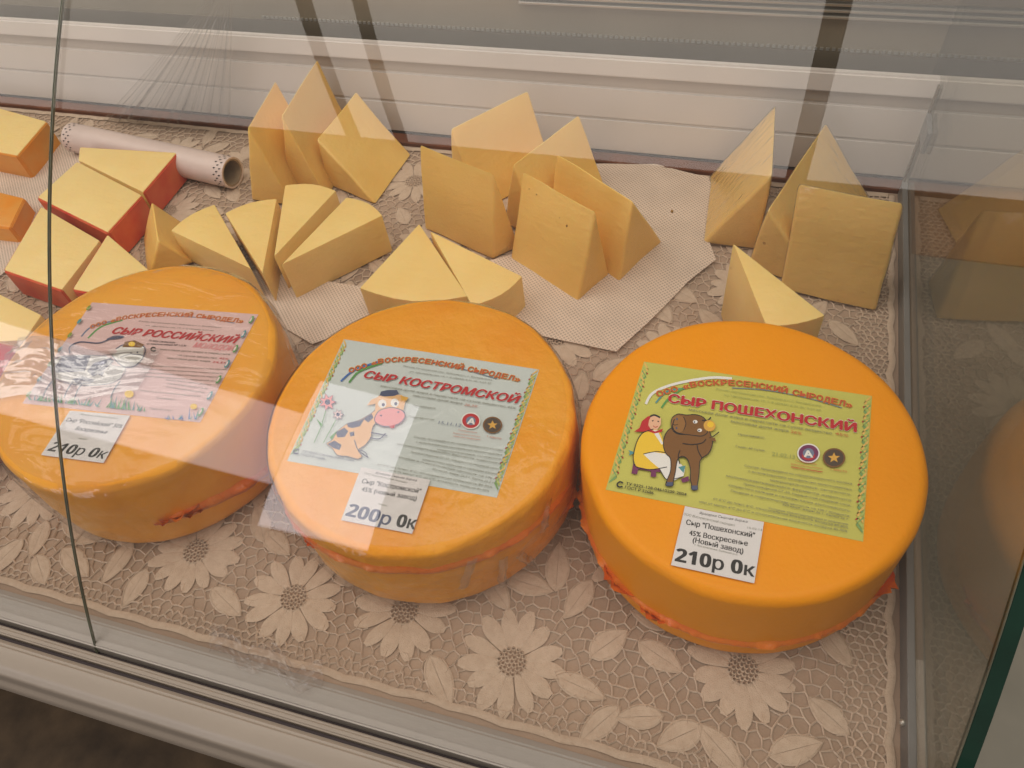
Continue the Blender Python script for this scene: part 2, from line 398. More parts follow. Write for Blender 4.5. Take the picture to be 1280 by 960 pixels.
for j in range(-1, 6):
    for i in range(-9, 4):
        p = Vector((.02+i*.142+(j % 2)*.071, -.235+j*.128))
        if p.x < LX0+.05 or p.x > LX1-.055 or p.y < LY0+.05 or p.y > LY1-.045: continue
        if min((p-q).length for q in flowers) > .098: flowers.append(p)
leaves = []
rl = random.Random(3)
for k in range(6000):
    p = Vector((rl.uniform(LX0+.03, LX1-.05), rl.uniform(LY0+.022, LY1-.02)))
    if not in_view(*p) or hidden(*p): continue
    if min((p-q).length for q in flowers) < .066: continue
    if leaves and min((p-q).length for q, *_ in leaves) < .033: continue
    leaves.append((p, rl.uniform(0, 6.28), rl.uniform(.040, .054), rl.uniform(.019, .024)))
    if len(leaves) > 285: break
def petal_mesh(N, r0, r1, wid, seed):
    rr = random.Random(seed); v, f = [], []
    for k in range(N):
        a = 2*math.pi*k/N + rr.uniform(-.05, .05); R = r1*rr.uniform(.9, 1.05); W_ = wid*rr.uniform(.88, 1.08)
        rad, tan = Vector((math.cos(a), math.sin(a))), Vector((-math.sin(a), math.cos(a)))
        M = 8; b = len(v)
        for i in range(M+1):
            t = i/M; hw = W_*(math.sin(math.pi*min(1, t*.80+.16))**.6)*.5*(.45+.75*t if t < .7 else .975)
            c = rad*(r0+(R-r0)*t)
            z = .0004*math.sin(math.pi*t)
            for s, dz in ((-1, 0), (-.6, .0005), (0, .0001), (.6, .0005), (1, 0)):
                p = c+tan*hw*s; v.append((p.x, p.y, .0014+z+dz+.0003*(k % 2)))
        for i in range(M):
            for s in range(4):
                q = b+i*5+s; f.append((q, q+1, q+6, q+5))
    # seed centre: small eyelet rings
    for rad_, cnt in ((.0, 1), (.0042, 6), (.0083, 12), (.0122, 17)):
        for k in range(cnt):
            a = 2*math.pi*k/cnt+rad_*50; cx, cy = rad_*math.cos(a), rad_*math.sin(a); b = len(v)
            for i in range(8):
                q = 2*math.pi*i/8
                v.append((cx+.0023*math.cos(q), cy+.0023*math.sin(q), .0022)); v.append((cx+.0014*math.cos(q), cy+.0014*math.sin(q), .0030))
            for i in range(8):
                j = (i+1) % 8; f.append((b+2*i, b+2*j, b+2*j+1, b+2*i+1))
    return v, f
fmesh = []
for s in range(3):
    v, f = petal_mesh(13+s % 2, .0125, .049, .0190, s)
    me = bpy.data.meshes.new('flower_motif'); me.from_pydata(v, [], f); me.materials.append(MATS['lace_solid'])
    me.polygons.foreach_set('use_smooth', [True]*len(me.polygons)); fmesh.append(me)
for i, p in enumerate(flowers):
    if not in_view(p.x, p.y, 120) or hidden(p.x, p.y, -.06): continue
    o = bpy.data.objects.new('flower_motif', fmesh[i % 3]); COL.objects.link(o); o.parent = lace
    o.location = Vector((p.x, p.y, 0))-Vector(LO); o.rotation_euler.z = i*1.7
def leaf_mesh():
    v, f = [], []
    M = 9
    for side in (-1, 1):
        b = len(v)
        for i in range(M+1):
            t = i/M; hw = math.sin(math.pi*t**.85)**.8*.5
            for s, z in ((.015, .0018), (.5, .0021), (.9, .0019), (1, .0017)):
                v.append((t-.5, side*max(hw*s, .02*s), z))
        for i in range(M):
            for s in range(3):
                q = b+i*4+s; f.append((q, q+1, q+5, q+4) if side > 0 else (q+4, q+5, q+1, q))
    # outlined cord round the leaf
    b = len(v); ring = []
    for i in range(M+1): ring.append((i/M-.5, math.sin(math.pi*(i/M)**.85)**.8*.5))
    ring += [(x, -y) for x, y in ring[-2:0:-1]]
    n = len(ring)
    for x, y in ring: v.append((x*1.0, y*.98, .0024)); v.append((x*1.06, y*1.12, .0016))
    for i in range(n): j = (i+1) % n; f.append((b+2*i, b+2*j, b+2*j+1, b+2*i+1))
    v = [(x*.047, y*.0215, z) for x, y, z in v]
    me = bpy.data.meshes.new('leaf_motif'); me.from_pydata(v, [], f); me.materials.append(MATS['lace_solid']); return me
lm_ = leaf_mesh()
for p, a, L, W_ in leaves:
    o = bpy.data.objects.new('leaf_motif', lm_); COL.objects.link(o); o.parent = lace
    o.location = Vector((p.x, p.y, 0))-Vector(LO); o.rotation_euler.z = a; o.scale = (L/.047, W_/.0215, 1)
# connecting net: jittered honeycomb of thin threads
def blocked(p):
    for q in flowers:
        d = (p-q).length
        if d < .040: return True
    for q, a, L, W_ in leaves:
        d = p-q
        if abs(d.x) < .03 and abs(d.y) < .03:
            u = d.x*math.cos(a)+d.y*math.sin(a); w_ = -d.x*math.sin(a)+d.y*math.cos(a)
            if (u/(L*.46))**2+(w_/(W_*.42))**2 < 1: return True
    return False
def net(x0, x1, y0, y1, s, width, seed, keep, z=.0015):
    rr = random.Random(seed); v, f = [], []
    dx, dy = s*math.sqrt(3), s*1.5
    pts = {}
    def node(kx, ky):
        if (kx, ky) not in pts:
            pts[(kx, ky)] = Vector((x0+kx*dx*.5+rr.uniform(-.36, .36)*s, y0+ky*s*.5+rr.uniform(-.36, .36)*s))
        return pts[(kx, ky)]
    nx, ny = int((x1-x0)/dx)+1, int((y1-y0)/dy)+1
    for j in range(ny):
        for i in range(nx):
            cx = 2*i+(j % 2); cy = 3*j
            A, B, C_, D = (cx-1, cy+1), (cx-1, cy-1), (cx, cy-2), (cx+1, cy-1)
            for a, b in ((A, B), (B, C_), (C_, D)):
                p, q = node(*a), node(*b)
                m = (p+q)/2
                if not keep(m) or blocked(m): continue
                d = (q-p); L = d.length
                if L < 1e-5: continue
                n = Vector((-d.y, d.x))/L*width*.5; d = d/L*width*.3; k = len(v)
                for base, e in ((p-d, 0), (q+d, 1)):
                    v.extend([(base.x+n.x, base.y+n.y, z-.0006), (base.x, base.y, z+.0009), (base.x-n.x, base.y-n.y, z-.0006)])
                f.extend([(k, k+1, k+4, k+3), (k+1, k+2, k+5, k+4)])
    return v, f
v, f = net(LX0, LX1-.036, LY0, LY1, .0072, .0020, 1, lambda m: LX0 < m.x < LX1-.036 and LY0+.018 < m.y < LY1-.006 and in_view(m.x, m.y, 30) and not hidden(m.x, m.y, -.06))
link_mesh('lace_net', v, f, 'lace_thread', lace, LO, kind='stuff')
# denser scalloped edging along the side and the front hem
v, f = net(LX1-.042, LX1, LY0, LY1, .0046, .0022, 2, lambda m: LX1-.040 < m.x < LX1-.002)
link_mesh('lace_edging', v, f, 'lace_thread', lace, LO, kind='stuff')
def hem(name, pts, hw):
    v, f = [], []
    for i, (x, y, z) in enumerate(pts):
        a, b = Vector(pts[max(i-1, 0)]), Vector(pts[min(i+1, len(pts)-1)])
        t = (b-a).normalized(); n = Vector((-t.y, t.x, 0))*hw
        p = Vector((x, y, z))
        v += [tuple(p-n), tuple(p+Vector((0, 0, .0012))), tuple(p+n)]
    for i in range(len(pts)-1):
        k = 3*i; f += [(k, k+1, k+4, k+3), (k+1, k+2, k+5, k+4)]
    return link_mesh(name, v, f, 'lace_solid', lace, LO, smooth=True)
hem('lace_hem', [(LX1-.002+.0025*abs(math.sin(i*.35))+.002*noise.noise((i*.1, 0, 3)), LY0+i*.004, .002+.0015*noise.noise((i*.13, 2, 0))) for i in range(195)], .0035)
hem('lace_hem', [(LX0+i*.005, LY0+.002+.002*abs(math.sin(i*.3))+.002*noise.noise((i*.06, 5, 1)), .002+.001*noise.noise((i*.08, 1, 7))) for i in range(336)], .0035)
v, f = net(LX0, LX1-.04, LY0, LY0+.024, .0050, .0022, 5, lambda m: LY0+.002 < m.y < LY0+.020 and LX0 < m.x < LX1-.04)
link_mesh('lace_edging', v, f, 'lace_thread', lace, LO, kind='stuff')
hem('lace_hem', [(LX0+i*.005, LY1-.002+.002*abs(math.sin(i*.4)), .002) for i in range(336)], .004)
def sheet(name, px, z, m='tulle'):
    P = [un(p, z=z) for p in px]
    bm = bmesh.new(); vs = [bm.verts.new(p) for p in P]; bm.faces.new(vs)
    bmesh.ops.triangulate(bm, faces=bm.faces[:])
    for _ in range(4): bmesh.ops.subdivide_edges(bm, edges=[e for e in bm.edges if e.calc_length() > .02], cuts=1, use_grid_fill=False); bmesh.ops.triangulate(bm, faces=bm.faces[:])
    for q in bm.verts: q.co.z += .002*noise.noise(q.co*18)+.0005
    return link_bm(name, bm, m, lace, LO, True)
sheet('tulle_field', [(745, 205), (820, 205), (885, 222), (905, 262), (886, 300), (895, 325), (860, 352), (812, 402), (770, 440), (640, 412), (560, 400), (470, 395), (600, 330), (700, 300)], .0062)
sheet('tulle_field', [(-80, 165), (75, 172), (110, 200), (60, 300), (0, 345), (-90, 330)], .0062)
sheet('tulle_field', [(215, 330), (330, 340), (460, 360), (470, 400), (390, 430), (340, 400)], .0062)

# ------------------------------------------------------------------ wedges
def prism(name, label, mat_, b1, b2, a, e, seed=0, group=None, clear=False, bev=.004):
    """wedge standing on its rind: triangle b1,b2,a swept along e; the rind foot bulges slightly"""
    bm = bmesh.new()
    pr = [b1, b2, a]
    poly_prism(bm, [Vector(p) for p in pr], [Vector(p)+e for p in pr])
    org = (b1+b2+e)/2; org.z = 0
    soften(bm, bev, 3, wob=.0016, seed=seed)
    for q in bm.verts: q.co.z = max(q.co.z, .0)+.0035
    o = link_bm(name, bm, mat_, None, org, True)
    cut_smooth(o, 40)
    return tag(o, label, 'cheese wedge', group or 'cut cheese wedges')
o_face = {}
def wedge_px(name, label, mat_, B1, B2, A, AE, seed=0, group=None):
    b1, b2 = un(B1, z=.0035), un(B2, z=.0035); d = (b2-b1); n = Vector((d.y, -d.x, 0)).normalized()
    a = unplane(A, b1, n); ae = un(AE, z=a.z); e = ae-a
    b1.z = b2.z = 0; a.z -= .0035
    o = prism(name, label, mat_, b1, b2, a, e, seed, group)
    o_face[label] = (o, b1.copy(), e.cross(a-b1).normalized())
    return o
def wedge_h(name, label, mat_, A, AE, H, w1, w2, seed=0, group=None):
    a = un(A, z=H+.0035); e = un(AE, z=H+.0035)-a
    n = Vector((e.y, -e.x, 0)).normalized()
    b1 = a-n*w1; b2 = a+n*w2; b1.z = b2.z = 0; a.z = H
    return prism(name, label, mat_, b1, b2, a, e, seed, group)
def flat(name, label, mat_, tip, c1, c2, t, seed=0, group=None, bulge=.18, lift=.0035):
    """wedge lying on its cut side: triangle with a curved rind between c1 and c2"""
    T, P, Q = (un(p, z=t+lift) for p in (tip, c1, c2))
    m = (P+Q)/2; out = (m-T); out.z = 0; out.normalize(); L = (P-Q).length
    top = [T] + [P.lerp(Q, k/6)+out*bulge*L*math.sin(math.pi*k/6)*.6 for k in range(7)]
    bm = bmesh.new()
    bot = [Vector((p.x, p.y, 0)) for p in top]
    for p in top: p.z = t
    poly_prism(bm, bot, top)
    org = sum(bot, Vector())/len(bot)
    soften(bm, .0025, 2)
    for q in bm.verts: q.co.z += lift
    o = link_bm(name, bm, mat_, None, org, True); cut_smooth(o, 40)
    return tag(o, label, 'cheese wedge', group or 'cut cheese wedges')

G1 = 'wedges standing at the back beside the paper tube'
wedge_px('cheese_wedge', 'slim pale cheese wedge standing beside the open end of the paper tube', 'golden_cheese', (314, 250), (366, 258), (309, 160), (345, 100), 1)
wedge_px('cheese_wedge', 'tallest pointed cheese wedge standing against the back panel, between two others', 'golden_cheese', (360, 232), (410, 250), (351, 145), (396, 73), 2)
wedge_px('cheese_wedge', 'broad cheese wedge leaning right behind the fan of flat wedges', 'golden_cheese', (408, 230), (470, 256), (396, 174), (445, 114), 3)
wedge_px('cheese_wedge', 'upright cheese wedge with smooth square face directly behind the pair of flat triangles', 'golden_cheese', (617, 325), (650, 309), (618, 217), (523, 180), 4)
wedge_h('cheese_wedge', 'cheese wedge with level top edge standing nearest the back panel in the centre cluster', 'golden_cheese', (563, 160), (660, 112), .112, .03, .05, 5)
wedge_h('cheese_wedge', 'steep cheese wedge tucked behind the two wedges on the net cloth', 'golden_cheese', (640, 205), (724, 142), .112, .03, .05, 6)
wedge_px('cheese_wedge', 'cheese wedge with small dark pits in its face, standing on the net cloth', 'golden_cheese', (722, 378), (762, 343), (745, 264), (653, 213), 7)
wedge_px('cheese_wedge', 'cheese wedge with film wrapped triangular end on the open net cloth', 'golden_cheese', (773, 353), (828, 303), (792, 252), (695, 191), 8)
r1 = wedge_px('cheese_wedge', 'narrow film wrapped cheese wedge tapering to a sharp peak over the net cloth edge', 'golden_cheese', (878, 304), (946, 312), (966, 217), (970, 130), 9)
r2 = wedge_h('cheese_wedge', 'pointed cheese wedge standing behind the square faced wedge by the side pane', 'golden_cheese', (960, 262), (1033, 153), .098, .012, .085, 10)
b1 = un((1094, 392), z=0); a = un((1129, 256), z=.132); e = un((997, 232), z=.132)-a
e.z = 0; pn = Vector((-e.y, e.x, 0)).normalized(); pn = pn if pn.y > 0 else -pn
a.z = .132; b2 = b1+pn*.062
r3 = prism('cheese_wedge', 'film wrapped cheese wedge with large square face leaning beside the side pane', 'golden_cheese', b1, b2, a, e, 11)
flat('cheese_wedge', 'narrow film wrapped cheese wedge standing on its tip side behind the green labelled wheel', 'pale_cheese', (916, 303), (1032, 394), (958, 408), .118, 12, bulge=.1)
flat('cheese_wedge', 'flat cheese wedge at the open end of the fan, next to the red rinded pieces', 'pale_cheese', (314, 336), (268, 255), (213, 288), .055, 13)
flat('cheese_wedge', 'narrow flat cheese wedge second in the fan, widest end towards the tube', 'pale_cheese', (328, 342), (346, 248), (281, 266), .055, 14)
flat('cheese_wedge', 'flat cheese wedge with squared back third in the fan', 'pale_cheese', (342, 321), (420, 238), (356, 231), .062, 15)
flat('cheese_wedge', 'thick flat cheese wedge closing the fan, its long cut side exposed', 'pale_cheese', (351, 331), (478, 269), (433, 246), .064, 16)
flat('cheese_wedge', 'broad flat triangle of cheese just behind the blue labelled wheel', 'pale_cheese', (524, 279), (585, 370), (449, 360), .056, 17)
flat('cheese_wedge', 'flat triangle of cheese lying against the broad one, point to point', 'pale_cheese', (537, 288), (653, 345), (590, 382), .056, 18)

# small eyes in the cut face of one wedge
for lb, pxs in (('cheese wedge with small dark pits in its face, standing on the net cloth', ((709, 282, 2.0), (671, 243, 1.1), (662, 236, .8), (700, 272, .6))),):
    o, p, n = o_face[lb]
    if n.dot(CAM-p) < 0: n = -n
    for X, Y, r in pxs:
        q = unplane((X, Y), p+Vector((0, 0, .0035)), n); bm = bmesh.new(); bmesh.ops.create_uvsphere(bm, u_segments=10, v_segments=6, radius=1)
        up_ = Vector((0, 0, 1)); t1 = up_.cross(n).normalized(); t2 = n.cross(t1)
        for k in bm.verts: k.co = q+t1*k.co.x*r*.0006+t2*k.co.y*r*.0009+n*(k.co.z*.0006+.0008)
        link_bm('pit', bm, 'pit', o, tuple(o.location), True)
bm = bmesh.new(); bmesh.ops.create_icosphere(bm, subdivisions=2, radius=.0019); q = un((840, 264), z=.0085)
for k in bm.verts: k.co = q+k.co*(1+.35*noise.noise(k.co*700))
tag(link_bm('crumb', bm, 'pit', None, (q.x, q.y, .006), True), 'tiny brown crumb lying on the open net cloth', 'crumb')
# clear film skins on the wrapped wedges
def film_over(src, d=.0012):
    bm = bmesh.new(); bm.from_mesh(src.data)
    bmesh.ops.recalc_face_normals(bm, faces=bm.faces)
    ns = [q.normal.copy() for q in bm.verts]
    for q, n in zip(bm.verts, ns):
        q.co += n*(d+.0008*noise.noise(q.co*40)); q.co.z = max(q.co.z, .0037)
    return link_bm('film_wrap', bm, 'wrap_clear', src, (0, 0, 0), True)
for s in (r1, r2, r3): film_over(s)

# red and orange rinded blocks
def block(name, label, top, t, mat_, rinds, rmat, lift=.0035, z0=0.0, cat='cheese block', bev=.004):
    T = [un(p, z=t) for p in top]
    bm = bmesh.new(); bot = [Vector((p.x, p.y, z0+lift)) for p in T]
    poly_prism(bm, bot, T); org = sum(bot, Vector())/len(bot)
    soften(bm, bev, 2)
    root = thing(name, label, cat, org, 'cut cheese blocks with rind')
    cut_smooth(link_bm('cheese_body', bm, mat_, root, org, True), 40)
    cen = sum(T, Vector())/len(T)
    for i in rinds:
        p, q = T[i], T[(i+1) % len(T)]
        n = Vector((q.y-p.y, p.x-q.x, 0)).normalized()
        if n.dot(p-cen) < 0: n = -n
        b = bmesh.new()
        lo = z0+lift+.0005; hi = t-.0018
        d = (q-p).normalized()
        P, Q = p+d*.001, q-d*.001
        quad = [P-n*.003, Q-n*.003, Q+n*.0016, P+n*.0016]
        poly_prism(b, [Vector((s.x, s.y, lo)) for s in quad], [Vector((s.x, s.y, hi)) for s in quad])
        bmesh.ops.bevel(b, geom=b.edges[:], offset=.0012, segments=2, affect='EDGES')
        cut_smooth(link_bm('rind', b, rmat, root, org, True), 40)
    return root
block('cheese_block', 'cheese block with orange rind by the glass joint, before the tube', [(-60, 118), (58, 151), (21, 194), (-95, 172)], .05, 'light_cheese', (1, 2), 'orange_rind')
block('cheese_block', 'low orange coated cheese piece lying in front of the orange rinded block', [(-60, 225), (30, 247), (12, 284), (-70, 275)], .035, 'orange_rind', (1, 2), 'orange_rind')
block('cheese_block', 'red rinded cheese piece lying along the paper tube', [(99, 183), (221, 190), (178, 240), (97, 200)], .05, 'light_cheese', (0, 1), 'red_wax')
block('cheese_block', 'square red rinded cheese slab between the tube piece and the front slab', [(96, 201), (177, 243), (134, 290), (46, 246)], .052, 'light_cheese', (1, 2, 3), 'red_wax')
block('cheese_block', 'red rinded cheese slab behind the pink labelled wheel, beneath the glass joint', [(51, 257), (125, 300), (77, 362), (4, 337)], .05, 'light_cheese', (2, 3), 'red_wax')
wedge_h('cheese_wedge', 'plain yellow wedge standing between the red rinded slab and the fan', 'golden_cheese', (189, 252), (197, 300), .055, .028, .038, 21)
b = block('cheese_block', 'pale cheese wedge with strip of red rind right behind the pink labelled wheel', [(134, 292), (190, 340), (150, 372), (90, 361)], .05, 'light_cheese', (2, 3), 'red_wax')
block('cheese_block', 'plain pale cheese wedge half hidden behind the pink labelled wheel and the slab', [(-30, 352), (52, 393), (30, 425), (-60, 430)], .045, 'light_cheese', (), 'red_wax')
# round red coated cheese
c = un((-60, 560), z=0); bm = bmesh.new(); c.x, c.y = -.680, -.122
R_, H_ = .088, .10
prof = [(.0, 0), (.055, .0), (.068, .010), (.076, .03), (.078, .05), (.074, .07), (.062, .084), (.045, .09), (0, .09)]
N = 48
rows = []
for r, z in prof:
    rows.append([bm.verts.new((c.x+r*math.cos(2*math.pi*k/N)*(1+.01*math.sin(3*k)), c.y+r*math.sin(2*math.pi*k/N), z+.0035)) for k in range(N)] if r else [bm.verts.new((c.x, c.y, z+.0035))])
for a, b in zip(rows, rows[1:]):
    for k in range(N):
        j = (k+1) % N
        if len(a) == 1: bm.faces.new((a[0], b[j], b[k]))
        elif len(b) == 1: bm.faces.new((a[k], a[j], b[0]))
        else: bm.faces.new((a[k], a[j], b[j], b[k]))
rc = link_bm('red_cheese', bm, 'red_coat', None, (c.x, c.y, 0), True)
tag(rc, 'small round cheese in shiny red coating beside the pink labelled wheel', 'cheese')

# ------------------------------------------------------------------ paper tube
tr_ = .0235
p0, p1 = un((92, 172), z=tr_+.003), un((291, 216), z=tr_+.003)
tube = thing('paper_tube', 'white hollow paper tube with dark dotted bands at both ends', 'paper tube', ((p0+p1)/2)-Vector((0, 0, tr_)))
TO = tuple(tube.location)
ax = (p1-p0).normalized(); sid = ax.cross(Vector((0, 0, 1))).normalized(); upv = sid.cross(ax)
def tubemesh(rad_out, rad_in, s0, s1, n=48):
    v, f = [], []
    for k in range(n):
        a = 2*math.pi*k/n; d = sid*math.cos(a)+upv*math.sin(a)
        for s, r in ((s0, rad_out), (s1, rad_out), (s1, rad_in), (s0, rad_in)): v.append(tuple(p0+ax*s+d*r))
    for k in range(n):
        a, b = 4*k, 4*((k+1) % n)
        for i in range(4): f.append((a+i, b+i, b+(i+1) % 4, a+(i+1) % 4))
    return v, f
TL = (p1-p0).length
cut_smooth(link_mesh('tube_wall', *tubemesh(tr_, tr_-.0025, 0, TL), 'tube_paper', tube, TO, True), 40)
cut_smooth(link_mesh('tube_core', *tubemesh(tr_-.0027, tr_-.005, .0008, TL-.0008), 'tube_card', tube, TO, True), 40)
rt = random.Random(5)
for s0, s1 in ((.003, .018), (TL-.018, TL-.003)):
    bm = bmesh.new()
    for k in range(30):
        a = 2*math.pi*(k+.5*(k % 2)*0)/30
        for row in range(3):
            s = s0+(s1-s0)*(row+.5)/3
            if (k+row) % 2: continue
            da, ds = .055, .0019
            q = [bm.verts.new(p0+ax*(s+u*ds)+(sid*math.cos(a+w_*da)+upv*math.sin(a+w_*da))*(tr_+.0004)) for u, w_ in ((-1.3, 0), (0, -1), (.6, 0), (1.4, .8), (0, 1))]
            bm.faces.new(q)
    link_bm('printed_band', bm, 'print_black', tube, TO)

# ------------------------------------------------------------------ text
FONTH = {}
def text_mesh(s, bold=0.0, shear=0.0, res=2):
    cu = bpy.data.curves.new('lettering', 'FONT'); cu.body = s; cu.size = 1; cu.offset = bold; cu.shear = shear; cu.resolution_u = res; cu.fill_mode = 'FRONT'
    o = bpy.data.objects.new('lettering', cu); COL.objects.link(o)
    dg = bpy.context.evaluated_depsgraph_get(); dg.update()
    me = bpy.data.meshes.new_from_object(o.evaluated_get(dg), depsgraph=dg)
    bpy.data.objects.remove(o); bpy.data.curves.remove(cu)
    return me
_h = text_mesh('Н'); CAPH = max(v.co.y for v in _h.vertices); bpy.data.meshes.remove(_h)
def glyph_geo(me):
    g = ([(v.co.x, v.co.y) for v in me.vertices], [tuple(p.vertices) for p in me.polygons]); bpy.data.meshes.remove(me); return g
CAP_N = glyph_geo(text_mesh('Н'))
def text_geo(txt, shear, res):
    """the lower-case glyphs for en and ef fill badly in the built-in font: their strokes are set from sound ones"""
    t2 = txt.replace('н', 'п').replace('ф', 'о')
    V, Fc = glyph_geo(text_mesh(t2, 0, 0, res))
    for i, ch in enumerate(txt):
        if ch not in 'нф': continue
        pv, _f2 = glyph_geo(text_mesh(t2[:i+1], 0, 0, 1)); x1 = max(p[0] for p in pv)
        if ch == 'н':
            x0 = x1-.43
            Fc = [f_ for f_ in Fc if not all(x0-.02 < V[q][0] < x1+.02 for q in f_)]
            cx0, cx1 = min(p[0] for p in CAP_N[0]), max(p[0] for p in CAP_N[0]); k = len(V)
            V += [(x0+(x-cx0)/(cx1-cx0)*(x1-x0), y*.54/.73) for x, y in CAP_N[0]]; Fc += [tuple(q+k for q in f_) for f_ in CAP_N[1]]
        else:
            m_ = x1-.25; k = len(V); V += [(m_-.04, -.2), (m_+.04, -.2), (m_+.04, .73), (m_-.04, .73)]; Fc.append((k, k+1, k+2, k+3))
    return [(x+shear*y, y) for x, y in V], Fc
class Face:
    """a printed sheet lying on a wheel: photo pixels land on its plane, layers stack upward"""
    def __init__(s, obj, org, z): s.o, s.org, s.z, s.k = obj, Vector(org), z, 0
    def layer(s): s.k += 1; return s.z+.00008+s.k*.000015
    def text(s, txt, a, b, cap, ink, bold=0.0, shear=0.0, res=2, halo=None, name='lettering'):
        if halo: s.text(txt, a, b, cap, halo, .062, shear, res); s.k += 18
        z = s.layer(); A, B = un(a, z=z), un(b, z=z)
        base, faces = text_geo(txt, shear, res)
        xs = [v[0] for v in base]
        x0, x1 = min(xs), max(xs); d = (B-A); L = d.length; d.normalize(); n = Vector((-d.y, d.x, 0))
        sx = L/(x1-x0); sy = cap/CAPH; r = bold*sy
        offs = [(0, 0)]
        if bold >= .06: offs = [(math.cos(k*math.pi/4)*r, math.sin(k*math.pi/4)*r) for k in range(8)]
        elif bold >= .045: offs = [(-r, 0), (r, 0), (0, r*.6), (0, -r*.6)]
        elif bold >= .025: offs = [(-r*.6, 0), (r*.6, 0)]
        V, Fc = [], []
        for i, (ou, ov) in enumerate(offs):
            for fi, f_ in enumerate(faces):      # faces of one glyph may overlap: each is set a hair apart
                k = len(V); zz = Vector((0, 0, i*.000032+fi % 31*.000001))
                V += [A+d*((base[q][0]-x0)*sx+ou)+n*(base[q][1]*sy+ov)-s.org+zz for q in f_]
                Fc.append(tuple(range(k, k+len(f_))))
        me = bpy.data.meshes.new('lettering'); me.from_pydata(V, [], Fc)
        me.materials.append(MATS['ink_'+ink] if 'ink_'+ink in MATS else MATS[ink])
        o = bpy.data.objects.new(name, me); COL.objects.link(o); o.parent = s.o
    def arc(s, txt, pts, cap, ink, bold=.02, halo=None):
        P = spline([Vector(p) for p in pts], 12); cum = [0]
        for i in range(len(P)-1): cum.append(cum[-1]+(P[i+1]-P[i]).length)
        def at(u):
            u *= cum[-1]
            for i in range(len(P)-1):
                if u <= cum[i+1]+1e-6: return P[i].lerp(P[i+1], (u-cum[i])/(cum[i+1]-cum[i]))
            return P[-1]
        ws = [.55 if ch == ' ' else 1.25 if ch in 'ЫЮШЖМ' else 1 for ch in txt]; T = sum(ws); c = 0
        for ch, w_ in zip(txt, ws):
            k_ = s.k
            if ch != ' ': s.text(ch, at((c+.1)/T), at((c+w_-.1)/T), cap, ink, bold, 0, 2, halo)
            s.k = k_; c += w_
        s.k += 26
    def poly(s, pts, ink, name='illustration', world=False):
        z = s.layer()
        P = [Vector((p[0], p[1], z)) if world else un(p, z=z) for p in pts]
        tri = tessellate_polygon([P])
        return link_mesh(name, P, [tuple(t) for t in tri], 'ink_'+ink, s.o, s.org)
    def blob(s, c, rx, ry, ink, n=20, rot=0, name='illustration'):
        return s.poly([(c[0]+rx*math.cos(rot)*math.cos(2*math.pi*k/n)-ry*math.sin(rot)*math.sin(2*math.pi*k/n), c[1]+rx*math.sin(rot)*math.cos(2*math.pi*k/n)+ry*math.cos(rot)*math.sin(2*math.pi*k/n)) for k in range(n)], ink, name)
    def stroke(s, pts, wpx, ink, smooth=True, name='illustration'):
        P = spline([Vector(p) for p in pts], 5) if smooth and len(pts) > 2 else [Vector(p) for p in pts]
        v, f = [], []; z = s.layer()
        for i, p in enumerate(P):
            t = (P[min(i+1, len(P)-1)]-P[max(i-1, 0)]).normalized(); n = Vector((-t.y, t.x))*wpx*.5
            v += [un(p-n, z=z), un(p+n, z=z)]
        for i in range(len(P)-1): f.append((2*i, 2*i+1, 2*i+3, 2*i+2))
        return link_mesh(name, v, f, 'ink_'+ink if 'ink_'+ink in MATS else ink, s.o, s.org)
def paper(name, px, z, m, root, thick=.00022, curl=0.0):
    P = [un(p, z=z) for p in px]; n = 10
    v, f = [], []
    for lay in (0, 1):
        for j in range(n+1):
            for i in range(n+1):
                u, t = i/n, j/n
                p = (P[0]*(1-u)+P[1]*u)*(1-t)+(P[3]*(1-u)+P[2]*u)*t
                v.append((p.x, p.y, z-thick*lay))
    S = (n+1)**2
    for j in range(n):
        for i in range(n):
            a = j*(n+1)+i
            f += [(a, a+n+1, a+n+2, a+1), (a+S, a+1+S, a+n+2+S, a+n+1+S)]
    bd = [i for i in range(n+1)]+[j*(n+1)+n for j in range(1, n+1)]+[n*(n+1)+i for i in range(n-1, -1, -1)]+[j*(n+1) for j in range(n-1, 0, -1)]
    for a, b in zip(bd, bd[1:]+bd[:1]): f.append((a, b, b+S, a+S))
    o = link_mesh(name, v, f, m, root, tuple(root.location))
    return o, Face(o, root.location, z), P
def border(fc, P, side, wav=False):
    """zigzag ornament down one short edge of the label; P = corners TL,TR,BR,BL"""
    A, B, C_, D = ((P[0], P[1], P[2], P[3]) if side == 'l' else (P[1], P[0], P[3], P[2]))
    dn = D-A; ac = (B-A).normalized(); N = 9
    wd = .0085
    for k in range(N):
        for j, (ink, off, th) in enumerate((('amber', 0, .20), ('lime', .33, .20), ('leafgreen', .62, .14))):
            t0 = (k+off)/N
            pts = []
            a = A+dn*t0+ac*.0008; h = dn/N
            m_ = a+ac*wd*.55+h*.42; e_ = a+ac*.0002+h*.84
            th_ = h*th*1.0
            if (t0+.9/N+.3/N) > 1: continue
            poly = [a, m_, e_, e_+th_, m_+th_+ac*wd*.12, a+th_]
            fc.poly([(p.x, p.y) for p in poly], ink, 'border_ornament', True)
        c = A+dn*((k+.85)/N)+ac*wd*.75
        if k < N-1: fc.poly([(c.x-.001, c.y-.001), (c.x+.001, c.y-.001), (c.x, c.y+.0012)], 'darkred', 'border_ornament', True)

